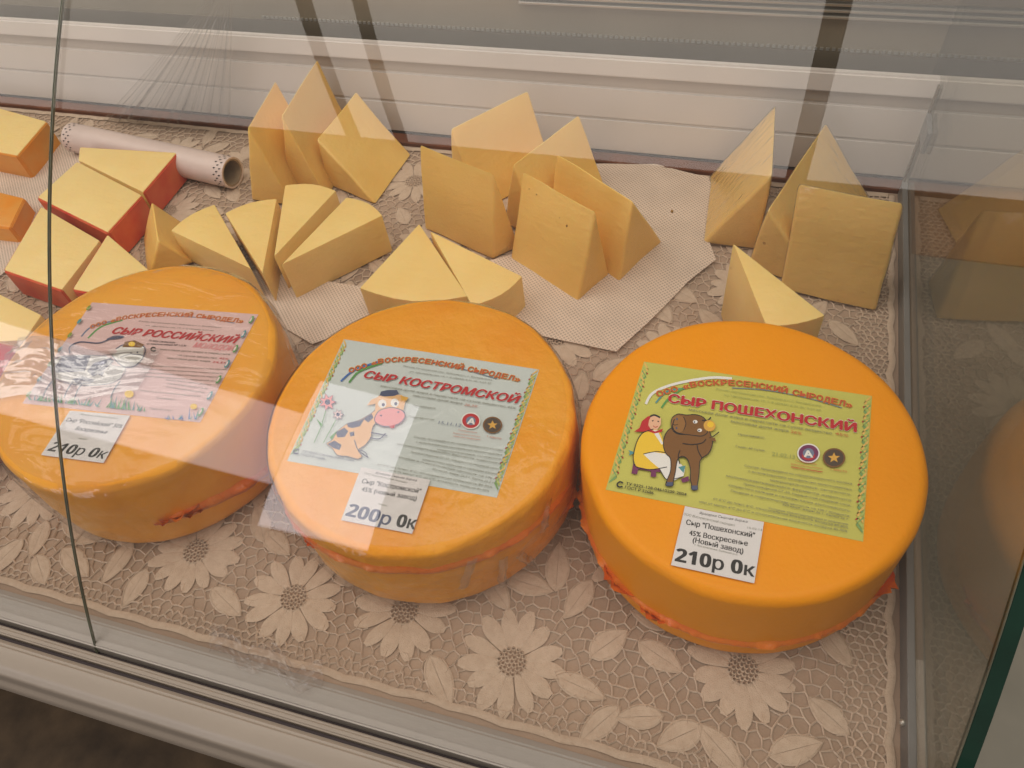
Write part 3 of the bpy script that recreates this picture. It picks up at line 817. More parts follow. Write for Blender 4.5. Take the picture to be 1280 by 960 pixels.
# ------------------------------------------------------------------ cheese wheels
def wheel_body(root, c, R, h, m, seed, wob):
    N = 144
    er = .0105
    prof = [(R-.030, .0), (R-.012, .001), (R-.004, .006), (R-.0008, .014)]
    for k in range(1, 8): prof.append((R+.0012*math.sin(math.pi*k/8), .014+(h-er-.014)*k/8))
    for k in range(0, 8):
        a = math.pi/2*k/7; prof.append((R-er+er*math.cos(a), h-er+er*math.sin(a)))
    prof += [(R*.80, h), (R*.5, h), (R*.2, h)]
    v, f = [], []
    for i, (r, z) in enumerate(prof):
        for k in range(N):
            a = 2*math.pi*k/N
            d = Vector((math.cos(a), math.sin(a), 0)); q = d*1.3+Vector((0, 0, z*9+seed*5))
            side = 1 if z < h-.003 else 0
            rr = r+wob*side*(noise.noise(q*2.2)+.5*noise.noise(q*6))
            zz = z+(wob*.35*noise.noise(q*3) if .01 < z < h-.004 else 0)
            v.append((c.x+rr*d.x, c.y+rr*d.y, zz+.0045))
    for i in range(len(prof)-1):
        for k in range(N):
            j = (k+1) % N; f.append((i*N+k, i*N+j, (i+1)*N+j, (i+1)*N+k))
    f.append(tuple((len(prof)-1)*N+k for k in range(N))); f.append(tuple(N-1-k for k in range(N)))
    return link_mesh('rind_body', v, f, m, root, tuple(root.location), True), prof
def seam(root, c, R, z0, a0, a1, seed, amp=.004, rise=0.0, m='seam_film', tilt=0.0):
    """ragged gathered edge of the coloured film running round the wheel's side"""
    n = 150; v, f = [], []
    rr = random.Random(seed)
    for i in range(n+1):
        t = i/n; a = math.radians(a0+(a1-a0)*t)
        q = Vector((math.cos(a)*3, math.sin(a)*3, seed))
        fl_ = max(0, noise.noise(q*3.1))*amp*2.2+abs(noise.noise(q*9))*amp*.7
        end = min(1, t*12, (1-t)*12)
        zc = z0+tilt*(t-.5)+rise*(2*t-1)**2+.003*noise.noise(q*1.7)
        for dr, dz in ((.0004, .008+.8*fl_), (.0020+.25*fl_, .0045), (.0034+.8*fl_*end, .0015+.9*fl_), (.0024+.3*fl_*end, -.0030), (.0004, -.0075-.5*fl_)):
            r = R+dr; v.append((c.x+r*math.cos(a), c.y+r*math.sin(a), zc+dz*end))
    for i in range(n):
        for s in range(4):
            k = 5*i+s; f.append((k, k+1, k+6, k+5))
    return link_mesh('film_seam', v, f, m, root, tuple(root.location), True)
def flap(root, c, R, ang, z, size, seed, droop=0.0, m='seam_film'):
    """one crumpled loose tag of the film"""
    rr = random.Random(seed); v, f = [], []; n = 9
    a = math.radians(ang); d = Vector((math.cos(a), math.sin(a), 0)); t = Vector((-d.y, d.x, 0)); b = Vector((c.x, c.y, z))+d*R
    for i in range(n+1):
        for j in range(5):
            u, w_ = i/n*2-1, j/4
            out = size*.55*w_*(1-u*u)*(1+.35*rr.uniform(-1, 1))
            p = b+t*u*size+d*(.0008+out)+Vector((0, 0, size*(w_-.35)*(.9-.5*abs(u))*.9+rr.uniform(-.06, .06)*size-droop*w_*size))
            v.append(tuple(p))
    for i in range(n):
        for j in range(4): k = i*5+j; f.append((k, k+1, k+6, k+5))
    return link_mesh('film_flap', v, f, m, root, tuple(root.location), True)
def film(root, c, R, h, m, seed, amp=.0012, a0=0, a1=360):
    """loose clear cling film over the top and down the side"""
    N, v, f = 160, [], []
    prof = [(R*.02, h+.0036), (R*.25, h+.0036), (R*.5, h+.0036), (R*.7, h+.0034), (R*.84, h+.0026), (R*.93, h+.0008), (R+.0005, h-.006), (R+.004, h-.02), (R+.0055, h*.6), (R+.005, h*.35), (R+.004, .012)]
    for r, z in prof:
        for k in range(N):
            a = math.radians(a0+(a1-a0)*k/N); q = Vector((r*math.cos(a), r*math.sin(a), z+seed))
            dn = amp*(.5+.5*noise.noise(q*25))
            rr = r+dn*(1 if r > R*.9 else 0); zz = z+(dn*.6 if r < R*.9 else 0)
            v.append((c.x+rr*math.cos(a), c.y+rr*math.sin(a), zz+.0045))
    for i in range(len(prof)-1):
        for k in range(N): j = (k+1) % N; f.append((i*N+k, i*N+j, (i+1)*N+j, (i+1)*N+k))
    return link_mesh('cling_film', v, f, m, root, tuple(root.location), True)

def c5(*p): return [(x/3, 300+y/3) for x, y in p]
def c6(*p): return [(340+x/3.2, 400+y/3.2) for x, y in p]
def c7(*p): return [(740+x/3.2, 430+y/3.2) for x, y in p]

ARC = 'ООО «ВОСКРЕСЕНСКИЙ СЫРОДЕЛ»'
def medal_pair(fc, m1, m2, r, c_in):
    fc.blob(m1, r, r*.86, 'white', 24, name='medal'); fc.blob(m1, r*.88, r*.75, c_in, 24, name='medal'); fc.blob((m1[0], m1[1]+r*.25), r*.6, r*.36, 'darkred', 18, name='medal')
    fc.blob(m1, r*.5, r*.45, 'bluegrey', 16, name='medal')
    fc.text('А', (m1[0]-r*.36, m1[1]+r*.30), (m1[0]+r*.36, m1[1]+r*.36), .0062, 'white', .06)
    fc.blob(m2, r, r*.86, 'brown', 24, name='medal'); fc.blob(m2, r*.86, r*.74, 'umber', 24, name='medal')
    st = []
    for k in range(10):
        a = -math.pi/2+k*math.pi/5; q = r*(.55 if k % 2 == 0 else .24); st.append((m2[0]+q*math.cos(a), m2[1]+q*.86*math.sin(a)))
    fc.poly(st, 'gold', 'medal')

# ---- wheel with green label
_, c, R, h = WHEELS[2]
w3 = thing('round_cheese', 'orange cheese wheel with a yellow-green label showing a brown bull', 'cheese wheel', c, 'whole cheese wheels')
wheel_body(w3, c, R, h, 'orange_coat', 3, .0010)
seam(w3, c, R, .046, -185, -26, 31, .0050, .0); flap(w3, c, R, -128, .048, .020, 4); flap(w3, c, R, -28, .055, .016, 5); flap(w3, c, R, -112, .045, .016, 14)
Z3 = h+.0045+.0004
o, fc, P = paper('paper_label', [(805, 452), (1090, 495), (1079, 677), (757, 612)], Z3, 'label_green', w3)
border(fc, P, 'l'); border(fc, P, 'r')
fc.stroke(c7((215, 240), (245, 195), (330, 160), (470, 135), (560, 138)), 3.2, 'white'); fc.stroke(c7((255, 235), (300, 190), (370, 178)), 2.0, 'teal'); fc.stroke(c7((278, 255), (310, 215), (380, 165)), 2.4, 'green')
fc.stroke(c7((560, 175), (700, 185), (860, 215), (1000, 255)), 1.0, 'bluegrey')
fc.arc(ARC, c7((262, 212), (330, 192), (420, 170), (560, 165), (700, 182), (860, 215), (1042, 256)), .0062, 'rednote', .05, 'yellow')
fc.text('Россия, Костромская обл., Буйский р-н, с. Воскресенье', *c7((497, 182), (917, 250)), .0019, 'greygreen')
fc.text('ул. Центральная, 19, т. 8 (49435) 4-21-45, 4-23-47', *c7((528, 205), (915, 268)), .0019, 'greygreen')
fc.text('СЫР ПОШЕХОНСКИЙ', *c7((305, 232), (1056, 352)), .0096, 'red', .055, 0, 3, 'white')
fc.text('массовая доля жира в пересчете на сухое вещество', *c7((387, 265), (960, 362)), .0026, 'grey', .01)
fc.text('45%', *c7((973, 362), (1026, 372)), .0028, 'rednote', .02)
fc.text('массовая доля жира', *c7((556, 313), (785, 352)), .0028, 'grey', .01); fc.text('26%', *c7((795, 355), (838, 363)), .0030, 'rednote', .02)
fc.text('Произведено:', *c7((585, 364), (692, 378)), .0022, 'grey'); fc.text('Годен 60 суток', *c7((575, 412), (692, 430)), .0022, 'grey')
fc.text('21.02.13', *c7((720, 446), (812, 460)), .0042, 'greygreen', .02)
m1, m2 = c7((866, 437), (968, 455)); medal_pair(fc, m1, m2, 14.2, 'purple')
for i, s in enumerate(('Победитель', 'Всероссийского конкурса', 'качества продукции')):
    fc.text(s, *c7((815-(i > 0)*18, 470+i*13), (900+(i > 0)*22, 484+i*13+(i > 0)*4)), .0017, 'rednote', .02)
fc.stroke(c7((797, 490), (922, 512)), .6, 'red'); fc.text('1 место', *c7((955, 504), (1020, 514)), .0024, 'rednote', .02)
for s, a, b in (('Состав: произведено из нормализованного молока', (610, 490), (1040, 563)), ('с использованием мезофильных молочнокислых', (625, 512), (1040, 586)), ('микроорганизмов, сычужного,', (713, 547), (1037, 606)),
                ('молокосвертывающего фермента животного', (537, 530), (1037, 630)), ('происхождения СГ-50, поваренной пищевой соли,', (607, 562), (1036, 650)), ('хлористого кальция и селитры калия азотнокислого.', (545, 567), (1034, 672)),
                ('Пищевая и энергетическая ценность на 100 г продукта:', (555, 590), (1032, 693)), ('329 ккал, жиры 26 г, белки 26 г.', (762, 645), (1028, 706)), ('Условия транспортировки и хранения:', (705, 660), (1027, 727)),
                ('от 0°С до плюс 8°С, относительная влажность воздуха 80-85%', (485, 622), (1025, 739)), ('или от минус 4°С до 0°С и относительная влажность воздуха 85-90%', (430, 634), (1022, 754))):
    fc.text(s, *c7(a, b), .0022, 'grey', .012)
fc.stroke(c7((124, 556), (112, 551), (101, 560), (106, 571), (122, 570)), 1.9, 'print_black')
fc.text('ТУ 9225-128-04610209-2004', *c7((135, 563), (377, 607)), .0029, 'print_black', .03); fc.text('ГОСТ Р 52686', *c7((131, 578), (245, 601)), .0029, 'print_black', .03)
# woman milking
fc.poly(c7((165, 478), (250, 490), (278, 492), (272, 512), (256, 511), (257, 532), (235, 531), (236, 509), (185, 500), (180, 521), (158, 518)), 'purple')
fc.poly(c7((246, 340), (205, 355), (180, 390), (172, 425), (165, 455), (176, 490), (232, 502), (300, 492), (322, 470), (288, 450), (322, 437), (292, 408), (278, 365), (268, 345)), 'yellow')
fc.poly(c7((205, 440), (245, 432), (300, 440), (335, 455), (372, 500), (366, 528), (330, 545), (296, 540), (272, 500), (236, 470)), 'white')
fc.poly(c7((240, 345), (262, 345), (286, 400), (278, 402)), 'white')
fc.poly(c7((222, 292), (236, 284), (262, 285), (276, 298), (276, 322), (262, 342), (240, 344), (222, 325)), 'skin')
fc.poly(c7((168, 351), (190, 335), (200, 308), (222, 290), (240, 283), (228, 305), (225, 325), (236, 342), (252, 350), (285, 338), (278, 352), (250, 358), (225, 350)), 'red')
fc.stroke(c7((232, 290), (250, 284), (272, 294)), 2.2, 'print_black')
fc.poly(c7((345, 492), (374, 486), (366, 516)), 'teal'); fc.poly(c7((355, 540), (386, 528), (388, 548), (362, 555)), 'purple'); fc.poly(c7((145, 424), (168, 432), (166, 438), (148, 446), (152, 434)), 'teal')
fc.stroke(c7((246, 340), (200, 358), (176, 400), (165, 455), (176, 490), (232, 502), (300, 492)), 1.08, 'print_black'); fc.stroke(c7((205, 440), (260, 430), (320, 437), (286, 402)), 0.93, 'print_black')
fc.stroke(c7((240, 308), (246, 306)), 1.40, 'print_black', False); fc.stroke(c7((262, 309), (268, 310)), 1.40, 'print_black', False); fc.stroke(c7((244, 327), (254, 333), (264, 328)), .8, 'red')
fc.stroke(c7((272, 502), (300, 542), (366, 530)), 0.93, 'print_black')
# brown bull
bull = c7((318, 335), (300, 350), (288, 378), (286, 410), (296, 438), (312, 455), (316, 480), (313, 512), (300, 545), (296, 566), (322, 567), (326, 545), (334, 508), (340, 470), (352, 452), (372, 452), (386, 470), (394, 505), (393, 540), (398, 560), (400, 582), (421, 582), (422, 560), (428, 520), (432, 470), (446, 452), (464, 440), (476, 420), (482, 392), (474, 360), (462, 330), (440, 310), (400, 320), (360, 340))
fc.poly(bull, 'brown'); fc.stroke(bull+bull[:1], 1.1, 'print_black')
head = c7((316, 318), (322, 294), (345, 280), (378, 284), (410, 282), (440, 290), (458, 308), (466, 332), (460, 356), (440, 368), (410, 366), (378, 362), (345, 360), (324, 346))
fc.poly(head, 'brown'); fc.stroke(head+head[:1], 1.1, 'print_black')
fc.poly(c7((316, 320), (322, 296), (345, 283), (366, 292), (372, 318), (366, 346), (346, 358), (324, 345)), 'hide'); fc.stroke(c7((366, 292), (376, 318), (366, 346)), .9, 'print_black')
fc.blob(c7((340, 300))[0], 1.2, 1.6, 'slate', 8); fc.blob(c7((338, 336))[0], 1.2, 1.6, 'slate', 8); fc.stroke(c7((322, 318), (330, 324), (344, 322)), .8, 'print_black')
fc.poly(c7((300, 552), (324, 552), (323, 567), (296, 567)), 'slate'); fc.poly(c7((398, 566), (422, 566), (422, 583), (399, 583)), 'slate')
fc.stroke(c7((440, 305), (462, 306), (476, 293)), 1.6, 'print_black'); fc.stroke(c7((470, 375), (484, 370), (508, 352)), 1.2, 'print_black')
fc.poly(c7((474, 372), (492, 376), (496, 390), (478, 386)), 'brown')
fc.blob(c7((470, 327))[0], 7.6, 7.0, 'gold', 14, .4); fc.blob(c7((474, 322))[0], 4.2, 3.8, 'yellow', 12)
for e in ((413, 311), (431, 345)): fc.blob(c7(e)[0], 3.0, 2.2, 'white', 12); fc.blob(c7((e[0]-3, e[1]+1))[0], 1.1, 1.1, 'slate', 10)
fc.stroke(c7((330, 300), (322, 330), (336, 352), (372, 362)), 1.24, 'print_black'); fc.stroke(c7((362, 398), (400, 402), (440, 396), (456, 380)), 1.24, 'print_black'); fc.stroke(c7((420, 404), (426, 430), (440, 456)), 1.08, 'print_black'); fc.stroke(c7((352, 480), (345, 450), (352, 425)), 1.08, 'print_black')
o, ft, P = paper('price_tag', c7((372, 648), (688, 712), (649, 957), (316, 884)), Z3+.0020, 'paper_white', w3)
ft.text('Ярмарка Сырная биржа', *c7((428, 680), (622, 716)), .0024, 'print_black', .02, .2); ft.text('ООО Воскресенский сыродел', *c7((366, 684), (570, 730)), .0022, 'grey', .01, .2); ft.text('15.02.13', *c7((622, 738), (680, 748)), .0019, 'grey')
ft.text('Сыр "Пошехонский"', *c7((376, 722), (650, 776)), .0049, 'print_black', .035); ft.text('45% Воскресенье', *c7((388, 764), (622, 808)), .0047, 'print_black', .035); ft.text('(Новый завод)', *c7((402, 792), (604, 838)), .0047, 'print_black', .035)
ft.text('г. Воскресенье, Буйский р-н', *c7((410, 806), (580, 846)), .0016, 'grey'); ft.text('𝟮𝟭𝟬р 𝟬к', *c7((332, 868), (648, 932)), .0118, 'print_black', .04, 0, 4)

# ---- wheel with blue label
_, c, R, h = WHEELS[1]
w2 = thing('round_cheese', 'film wrapped orange cheese wheel with a pale blue label showing a spotted cow', 'cheese wheel', c, 'whole cheese wheels')
wheel_body(w2, c, R, h, 'orange_wrap', 2, .0022)
seam(w2, c, R, .094, -150, -6, 22, .0036, -.022); flap(w2, c, R, -8, .050, .017, 8, .5); flap(w2, c, R, -114, .088, .012, 9)
Z2 = h+.0045+.0004
o, fc, P = paper('paper_label', [(430, 424), (674, 462), (621, 622), (359, 576)], Z2, 'label_blue', w2)
border(fc, P, 'l'); border(fc, P, 'r')
fc.stroke(c6((275, 245), (330, 200), (430, 165)), 2.2, 'blue'); fc.stroke(c6((308, 250), (350, 205), (440, 172)), 2.4, 'green'); fc.stroke(c6((640, 170), (760, 195), (900, 235)), 1.0, 'bluegrey')
fc.arc(ARC, c6((308, 212), (360, 196), (440, 172), (560, 168), (700, 188), (840, 216), (992, 248)), .0060, 'rednote', .05, 'yellow')
fc.text('Россия, Костромская обл., Буйский р-н, с. Воскресенье', *c6((525, 186), (880, 242)), .0018, 'grey'); fc.text('ул. Центральная, 19, т. 8 (49435) 4-21-45, 4-23-47', *c6((550, 208), (876, 256)), .0018, 'grey')
fc.text('СЫР КОСТРОМСКОЙ', *c6((366, 230), (986, 334)), .0092, 'red', .055, .2, 3, 'white')
fc.text('массовая доля жира в пересчете на сухое вещество 45%', *c6((432, 266), (974, 356)), .0024, 'grey', .01, .2); fc.text('массовая доля жира', *c6((562, 304), (760, 338)), .0026, 'grey', .01, .2); fc.text('26,3%', *c6((768, 342), (822, 350)), .0027, 'rednote', .02, .2)
fc.text('Произведено:', *c6((565, 344), (655, 356)), .0020, 'grey'); fc.text('Годен 60 суток', *c6((545, 388), (648, 402)), .0020, 'grey'); fc.text('15.11.12', *c6((665, 415), (755, 428)), .0036, 'bluegrey', .01)
m1, m2 = c6((795, 403), (882, 420)); medal_pair(fc, m1, m2, 12.2, 'red')
for i, s in enumerate(('Победитель', 'Всероссийского конкурса', 'качества продукции')): fc.text(s, *c6((745-(i > 0)*20, 442+i*12), (820+(i > 0)*12, 453+i*12+(i > 0)*4)), .0015, 'rednote', .02)
fc.text('1 место', *c6((860, 468), (916, 478)), .0022, 'rednote', .02)
for s, a, b in (('Состав: произведено из нормализованного молока', (566, 470), (922, 524)), ('с использованием мезофильных молочнокислых', (576, 490), (920, 543)), ('микроорганизмов, сычужного,', (660, 520), (918, 560)), ('молокосвертывающего фермента животного', (500, 498), (914, 578)),
                ('происхождения СГ-50, поваренной пищевой соли,', (556, 530), (908, 600)), ('хлористого кальция и селитры калия.', (600, 560), (902, 620)), ('Пищевая и энергетическая ценность на 100 г:', (496, 548), (896, 640)), ('321 ккал, жиры 26,3 г, белки 25,2 г.', (640, 598), (888, 656)),
                ('от 0°С до плюс 8°С, относительная влажность 80-85%', (420, 580), (880, 672)), ('или от минус 4°С до 0°С, влажность воздуха 85-90%', (470, 604), (868, 688))): fc.text(s, *c6(a, b), .0021, 'grey', .012)
fc.stroke(c6((108, 520), (96, 516), (86, 524), (92, 534), (106, 533)), 1.5, 'slate'); fc.text('ТУ 9225-128-04610209-2004', *c6((118, 528), (326, 566)), .0025, 'slate', .02); fc.text('ГОСТ Р 52686', *c6((114, 541), (210, 560)), .0025, 'slate', .02)
# flowers
for (fx, fy), r, ink in (((222, 328), 36, 'pink'), ((264, 378), 24, 'palepink')):
    st = []
    for k in range(14):
        a = k*math.pi/7; q = r*(1 if k % 2 == 0 else .5); st.append((fx+q*math.cos(a), fy+q*math.sin(a)))
    fc.poly(c6(*st), ink); fc.stroke(c6(*(st+st[:1])), 0.78, 'slate', False); fc.blob(c6((fx, fy))[0], r*.1, r*.1, 'slate', 10)
fc.stroke(c6((215, 362), (195, 430), (168, 490)), .8, 'green'); fc.stroke(c6((255, 400), (225, 455), (205, 492)), .8, 'green'); fc.poly(c6((178, 395), (205, 420), (195, 428)), 'green'); fc.poly(c6((230, 470), (262, 440), (240, 480)), 'green')
# seated cow
cow = c6((418, 352), (398, 372), (345, 402), (300, 415), (262, 445), (240, 480), (218, 495), (240, 512), (262, 540), (300, 545), (345, 556), (360, 545), (345, 520), (372, 500), (395, 470), (402, 430), (420, 400))
fc.poly(cow, 'cream'); fc.stroke(cow+cow[:1], .6, 'slate')
for sp in (((300, 415), (345, 404), (372, 392), (352, 425), (322, 432), (304, 428)), ((255, 450), (290, 430), (305, 445), (290, 468), (262, 470)), ((222, 496), (250, 482), (278, 500), (270, 520), (245, 512)), ((365, 395), (398, 374), (406, 390), (385, 410)), ((310, 450), (328, 446), (330, 462), (314, 466))): fc.poly(c6(*sp), 'slate')
fc.poly(c6((415, 312), (440, 296), (520, 300), (535, 320), (525, 362), (412, 372)), 'cream')
fc.poly(c6((380, 342), (398, 318), (430, 306), (418, 334)), 'cream'); fc.poly(c6((514, 302), (546, 310), (538, 322), (518, 322)), 'gold')
fc.poly(c6((430, 302), (436, 286), (462, 280), (500, 280), (508, 296), (488, 304), (450, 306)), 'slate')
fc.blob(c6((470, 390))[0], 19.5, 11.5, 'pink', 24, -.12); fc.stroke(c6((410, 392), (430, 362), (480, 350), (525, 365), (530, 392), (500, 418), (450, 425), (415, 410), (410, 392)), 0.93, 'slate')
for e in ((441, 335), (491, 331)): fc.blob(c6(e)[0], 5.2, 5.4, 'white', 16); fc.blob(c6((e[0]+4, e[1]+4))[0], 2.0, 2.2, 'slate', 10)
fc.blob(c6((436, 382))[0], 1.4, 1.0, 'slate', 8); fc.blob(c6((505, 368))[0], 1.4, 1.0, 'slate', 8); fc.poly(c6((468, 424), (494, 418), (488, 432), (476, 433)), 'red')
fc.stroke(c6((395, 450), (425, 455), (460, 462)), 1.24, 'slate'); fc.stroke(c6((392, 470), (430, 475), (455, 452)), 1.24, 'slate'); fc.stroke(c6((330, 480), (345, 520), (385, 550)), 1.08, 'slate'); fc.stroke(c6((350, 520), (372, 528), (384, 552)), 0.93, 'slate')
o, ft, P = paper('price_tag', c6((357, 588), (633, 640), (560, 855), (276, 800)), Z2+.0020, 'paper_white', w2)
ft.text('Ярмарка Сырная биржа', *c6((412, 614), (578, 646)), .0022, 'print_black', .02, .2); ft.text('ООО Воскресенский сыродел', *c6((368, 616), (540, 654)), .0020, 'grey', .01, .2)
ft.text('Сыр "Костромской"', *c6((358, 652), (592, 694)), .0048, 'print_black', .03); ft.text('45% (новый завод)', *c6((356, 684), (576, 722)), .0046, 'print_black', .03); ft.text('Ярмарка', *c6((424, 738), (460, 746)), .0017, 'grey')
ft.text('𝟮𝟬𝟬р', *c6((293, 782), (466, 822)), .0125, 'slate', .04, 0, 4); ft.text('𝟬к', *c6((494, 826), (570, 838)), .0125, 'print_black', .04, 0, 4)
film(w2, c, R, h, 'cling_film', 2)
def crease(root, c, R, ang, z0, z1, out, lean, seed):
    v, f = [], []
    for i in range(13):
        t = i/12; z = z0+(z1-z0)*t; a = math.radians(ang+lean*t+.8*noise.noise((t*4, seed, 0)))
        k = out*math.sin(math.pi*min(1, t+.08))**.7*(.7+.5*noise.noise((t*5, seed, 3)))
        for da, dr in ((-1.6, .004), (-.5, .0045+k*.8), (0, .005+k), (.6, .0045+k*.5), (1.9, .004)):
            b = a+math.radians(da); v.append((c.x+(R+dr)*math.cos(b), c.y+(R+dr)*math.sin(b), z))
    for i in range(12):
        for q in range(4): k = 5*i+q; f.append((k, k+1, k+6, k+5))
    link_mesh('film_crease', v, f, 'film_fold', root, tuple(root.location), True)
for q in ((-47, .022, .075, .006, 3, 1), (-34, .03, .062, .008, -4, 2), (-27, .07, .108, .005, 5, 3), (-60, .05, .1, .003, 6, 4), (-132, .03, .09, .004, -5, 5)): crease(w2, c, R, *q)

# ---- wheel with pink label
_, c, R, h = WHEELS[0]
w1 = thing('round_cheese', 'film wrapped orange cheese wheel with a pink label showing a black-patched cow', 'cheese wheel', c, 'whole cheese wheels')
wheel_body(w1, c, R, h, 'orange_wrap_pale', 1, .0020)
seam(w1, c, R, .042, -56, 6, 11, .0030, .0, tilt=-.035); flap(w1, c, R, -52, .056, .021, 12); flap(w1, c, R, -47, .050, .016, 13); flap(w1, c, R, -58, .052, .013, 16)
Z1 = h+.0045+.0004
o, fc, P = paper('paper_label', [(115, 378), (323, 393), (250, 528), (28, 504)], Z1, 'label_pink', w1)
fc.stroke(c5((305, 362), (345, 325), (440, 300)), 1.8, 'bluegrey'); fc.stroke(c5((330, 368), (380, 325), (460, 300)), 2.0, 'green'); fc.stroke(c5((640, 285), (760, 292), (880, 312)), .9, 'bluegrey')
fc.arc(ARC, c5((338, 334), (400, 314), (480, 296), (600, 286), (720, 290), (820, 302), (912, 312)), .0058, 'rednote', .05, 'yellow')
fc.text('Россия, Костромская обл., Буйский р-н, с. Воскресенье', *c5((520, 306), (830, 330)), .0017, 'grey'); fc.text('ул. Центральная, 19, т. 8 (49435) 4-21-45', *c5((545, 322), (800, 342)), .0017, 'grey')
fc.text('СЫР РОССИЙСКИЙ', *c5((418, 350), (888, 388)), .0094, 'red', .05, .3, 3); fc.text('МОЛОДОЙ', *c5((722, 402), (874, 416)), .0072, 'pink', .03, .3, 3); fc.text('МОЛОДОЙ', *c5((722, 402), (874, 416)), .0072, 'magenta', .0, .3, 3)
fc.text('ТУ 9225-128-04610209', *c5((555, 380), (655, 388)), .0024, 'print_black', .03); fc.text('(с изменениями № 1,2,3)', *c5((550, 391), (696, 399)), .0024, 'print_black', .03); fc.stroke(c5((583, 405), (572, 402), (566, 410), (574, 416), (584, 413)), 1.4, 'print_black')
for s, a, b, ink in (('массовая доля жира в пересчете', (600, 412), (862, 432), 'grey'), ('на сухое вещество', (664, 434), (812, 446), 'grey'), ('45%', (820, 446), (856, 450), 'red'), ('массовая доля жира', (626, 445), (786, 458), 'grey'), ('24,5%', (796, 460), (850, 465), 'red')): fc.text(s, *c5(a, b), .0026, ink, .012)
bl = ['Состав: произведено из нормализованного молока с использованием', 'мезофильных молочнокислых микроорганизмов, сычужного фермента', 'животного происхождения, поваренной пищевой соли, хлористого', 'кальция и селитры калия азотнокислого. Пищевая ценность 100 г:', 'жиры 24,5 г, белки 25 г, энергетическая ценность', 'условия транспортировки и хранения: от 0°С до плюс', '8°С, относительная влажность воздуха 80-85% или', 'от минус 4°С до 0°С и относительная влажность 85-90%']
for i, s in enumerate(bl):
    x0, x1 = (530, 850)[0]+(0, 5, 10, 8, 90, 95, 92, -5)[i], 848-i*14
    fc.text(s, *c5((x0, 472+i*13.5), (x1, 488+i*14.5)), .0021, 'grey', .012)
fc.text('Произведено:', *c5((584, 594), (655, 600)), .0020, 'grey'); fc.text('Годен 60 суток', *c5((560, 634), (640, 642)), .0020, 'grey')
# cow
fc.stroke(c5((262, 425), (262, 400), (300, 382), (370, 386), (420, 368), (460, 362)), 1.40, 'slate'); fc.stroke(c5((400, 372), (430, 360), (464, 362), (440, 370), (400, 372)), 0.93, 'slate')
body = c5((185, 470), (225, 437), (330, 432), (400, 438), (420, 470), (470, 480), (450, 520), (400, 540), (300, 545), (210, 520))
fc.poly(body, 'white'); fc.stroke(body+body[:1], .7, 'slate')
for sp in (((200, 484), (232, 437), (340, 434), (318, 492), (215, 498)), ((326, 492), (352, 462), (412, 442), (428, 452), (392, 486), (350, 512)), ((270, 522), (310, 512), (356, 524), (338, 540), (290, 540)), ((360, 500), (392, 490), (384, 510))): fc.poly(c5(*sp), 'slate')
for lx in (165, 245, 285, 420): fc.stroke(c5((lx+30, 530), (lx+8, 560), (lx-5, 592)), 1.40, 'slate')
fc.poly(c5((440, 405), (470, 392), (540, 400), (536, 440), (505, 472), (470, 476), (440, 458), (414, 424)), 'white'); fc.stroke(c5((414, 424), (440, 405), (470, 392), (540, 400), (536, 440), (505, 472), (470, 476), (440, 458), (414, 424)), 1.24, 'slate')
fc.stroke(c5((450, 440), (490, 428), (535, 432)), 1.08, 'slate'); fc.poly(c5((404, 412), (432, 404), (440, 420), (420, 432)), 'palepink'); fc.poly(c5((458, 402), (468, 382), (505, 376), (540, 392), (530, 404), (490, 402)), 'brown')
fc.blob(c5((494, 390))[0], 4.4, 3.2, 'yellow', 8)
for e in ((490, 420), (514, 418)): fc.blob(c5(e)[0], 2.6, 3.0, 'white', 12); fc.blob(c5((e[0]+1, e[1]+3))[0], 1.1, 1.3, 'slate', 8)
rg = random.Random(2)
for k in range(70):
    x = rg.uniform(100, 540); yb = 598+(x-100)*.10; hgt = rg.uniform(14, 42)*(1.3 if 390 < x < 520 else .8)
    fc.poly(c5((x, yb), (x+6, yb+1), (x+rg.uniform(-12, 26), yb-hgt)), rg.choice(('green', 'green', 'teal')))
for k in range(14):
    x = rg.uniform(612, 745); fc.poly(c5((x, 672), (x+6, 673), (x+rg.uniform(-10, 22), 672-rg.uniform(8, 40)*(1.2 if x > 700 else .5))), rg.choice(('teal', 'blue')))
fc.blob(c5((484, 577))[0], 6, 5, 'yellow', 9); fc.blob(c5((726, 624))[0], 4.5, 3.6, 'yellow', 9)
for k in range(7):
    t = (k+.5)/7; p = P[1].lerp(P[2], t); d = (P[2]-P[1]).normalized(); n = Vector((-d.y, d.x, 0)); n = n if n.dot(P[0]-P[1]) > 0 else -n
    pts = [p+n*(.003+.0022*math.cos(a))+d*.0055*math.sin(a) for a in [2*math.pi*i/10 for i in range(10)]]
    fc.poly([(q.x, q.y) for q in pts], ('green', 'teal')[k % 2], 'border_ornament', True); pts = [p+n*(.0036+.0012*math.cos(a))+d*.0034*math.sin(a) for a in [2*math.pi*i/8 for i in range(8)]]
    fc.poly([(q.x, q.y) for q in pts], 'palepink', 'border_ornament', True)
    p = P[0].lerp(P[3], t); pts = [p-n*(.003+.0022*math.cos(a))+d*.004*math.sin(a) for a in [2*math.pi*i/8 for i in range(8)]]
    fc.poly([(q.x, q.y) for q in pts], ('olive', 'teal')[k % 2], 'border_ornament', True)
o, ft, P = paper('price_tag', c5((262, 640), (488, 658), (388, 836), (154, 806)), Z1+.0020, 'paper_white', w1)
ft.text('Ярмарка Сырная биржа', *c5((300, 656), (440, 672)), .0020, 'grey', .02, .2)
ft.text('Сыр "Российский" 50%', *c5((246, 680), (456, 706)), .0046, 'print_black', .03, .25); ft.text('Воскресенье', *c5((280, 712), (398, 728)), .0044, 'print_black', .03, .25); ft.text('Ярмарка', *c5((294, 746), (326, 750)), .0016, 'grey')
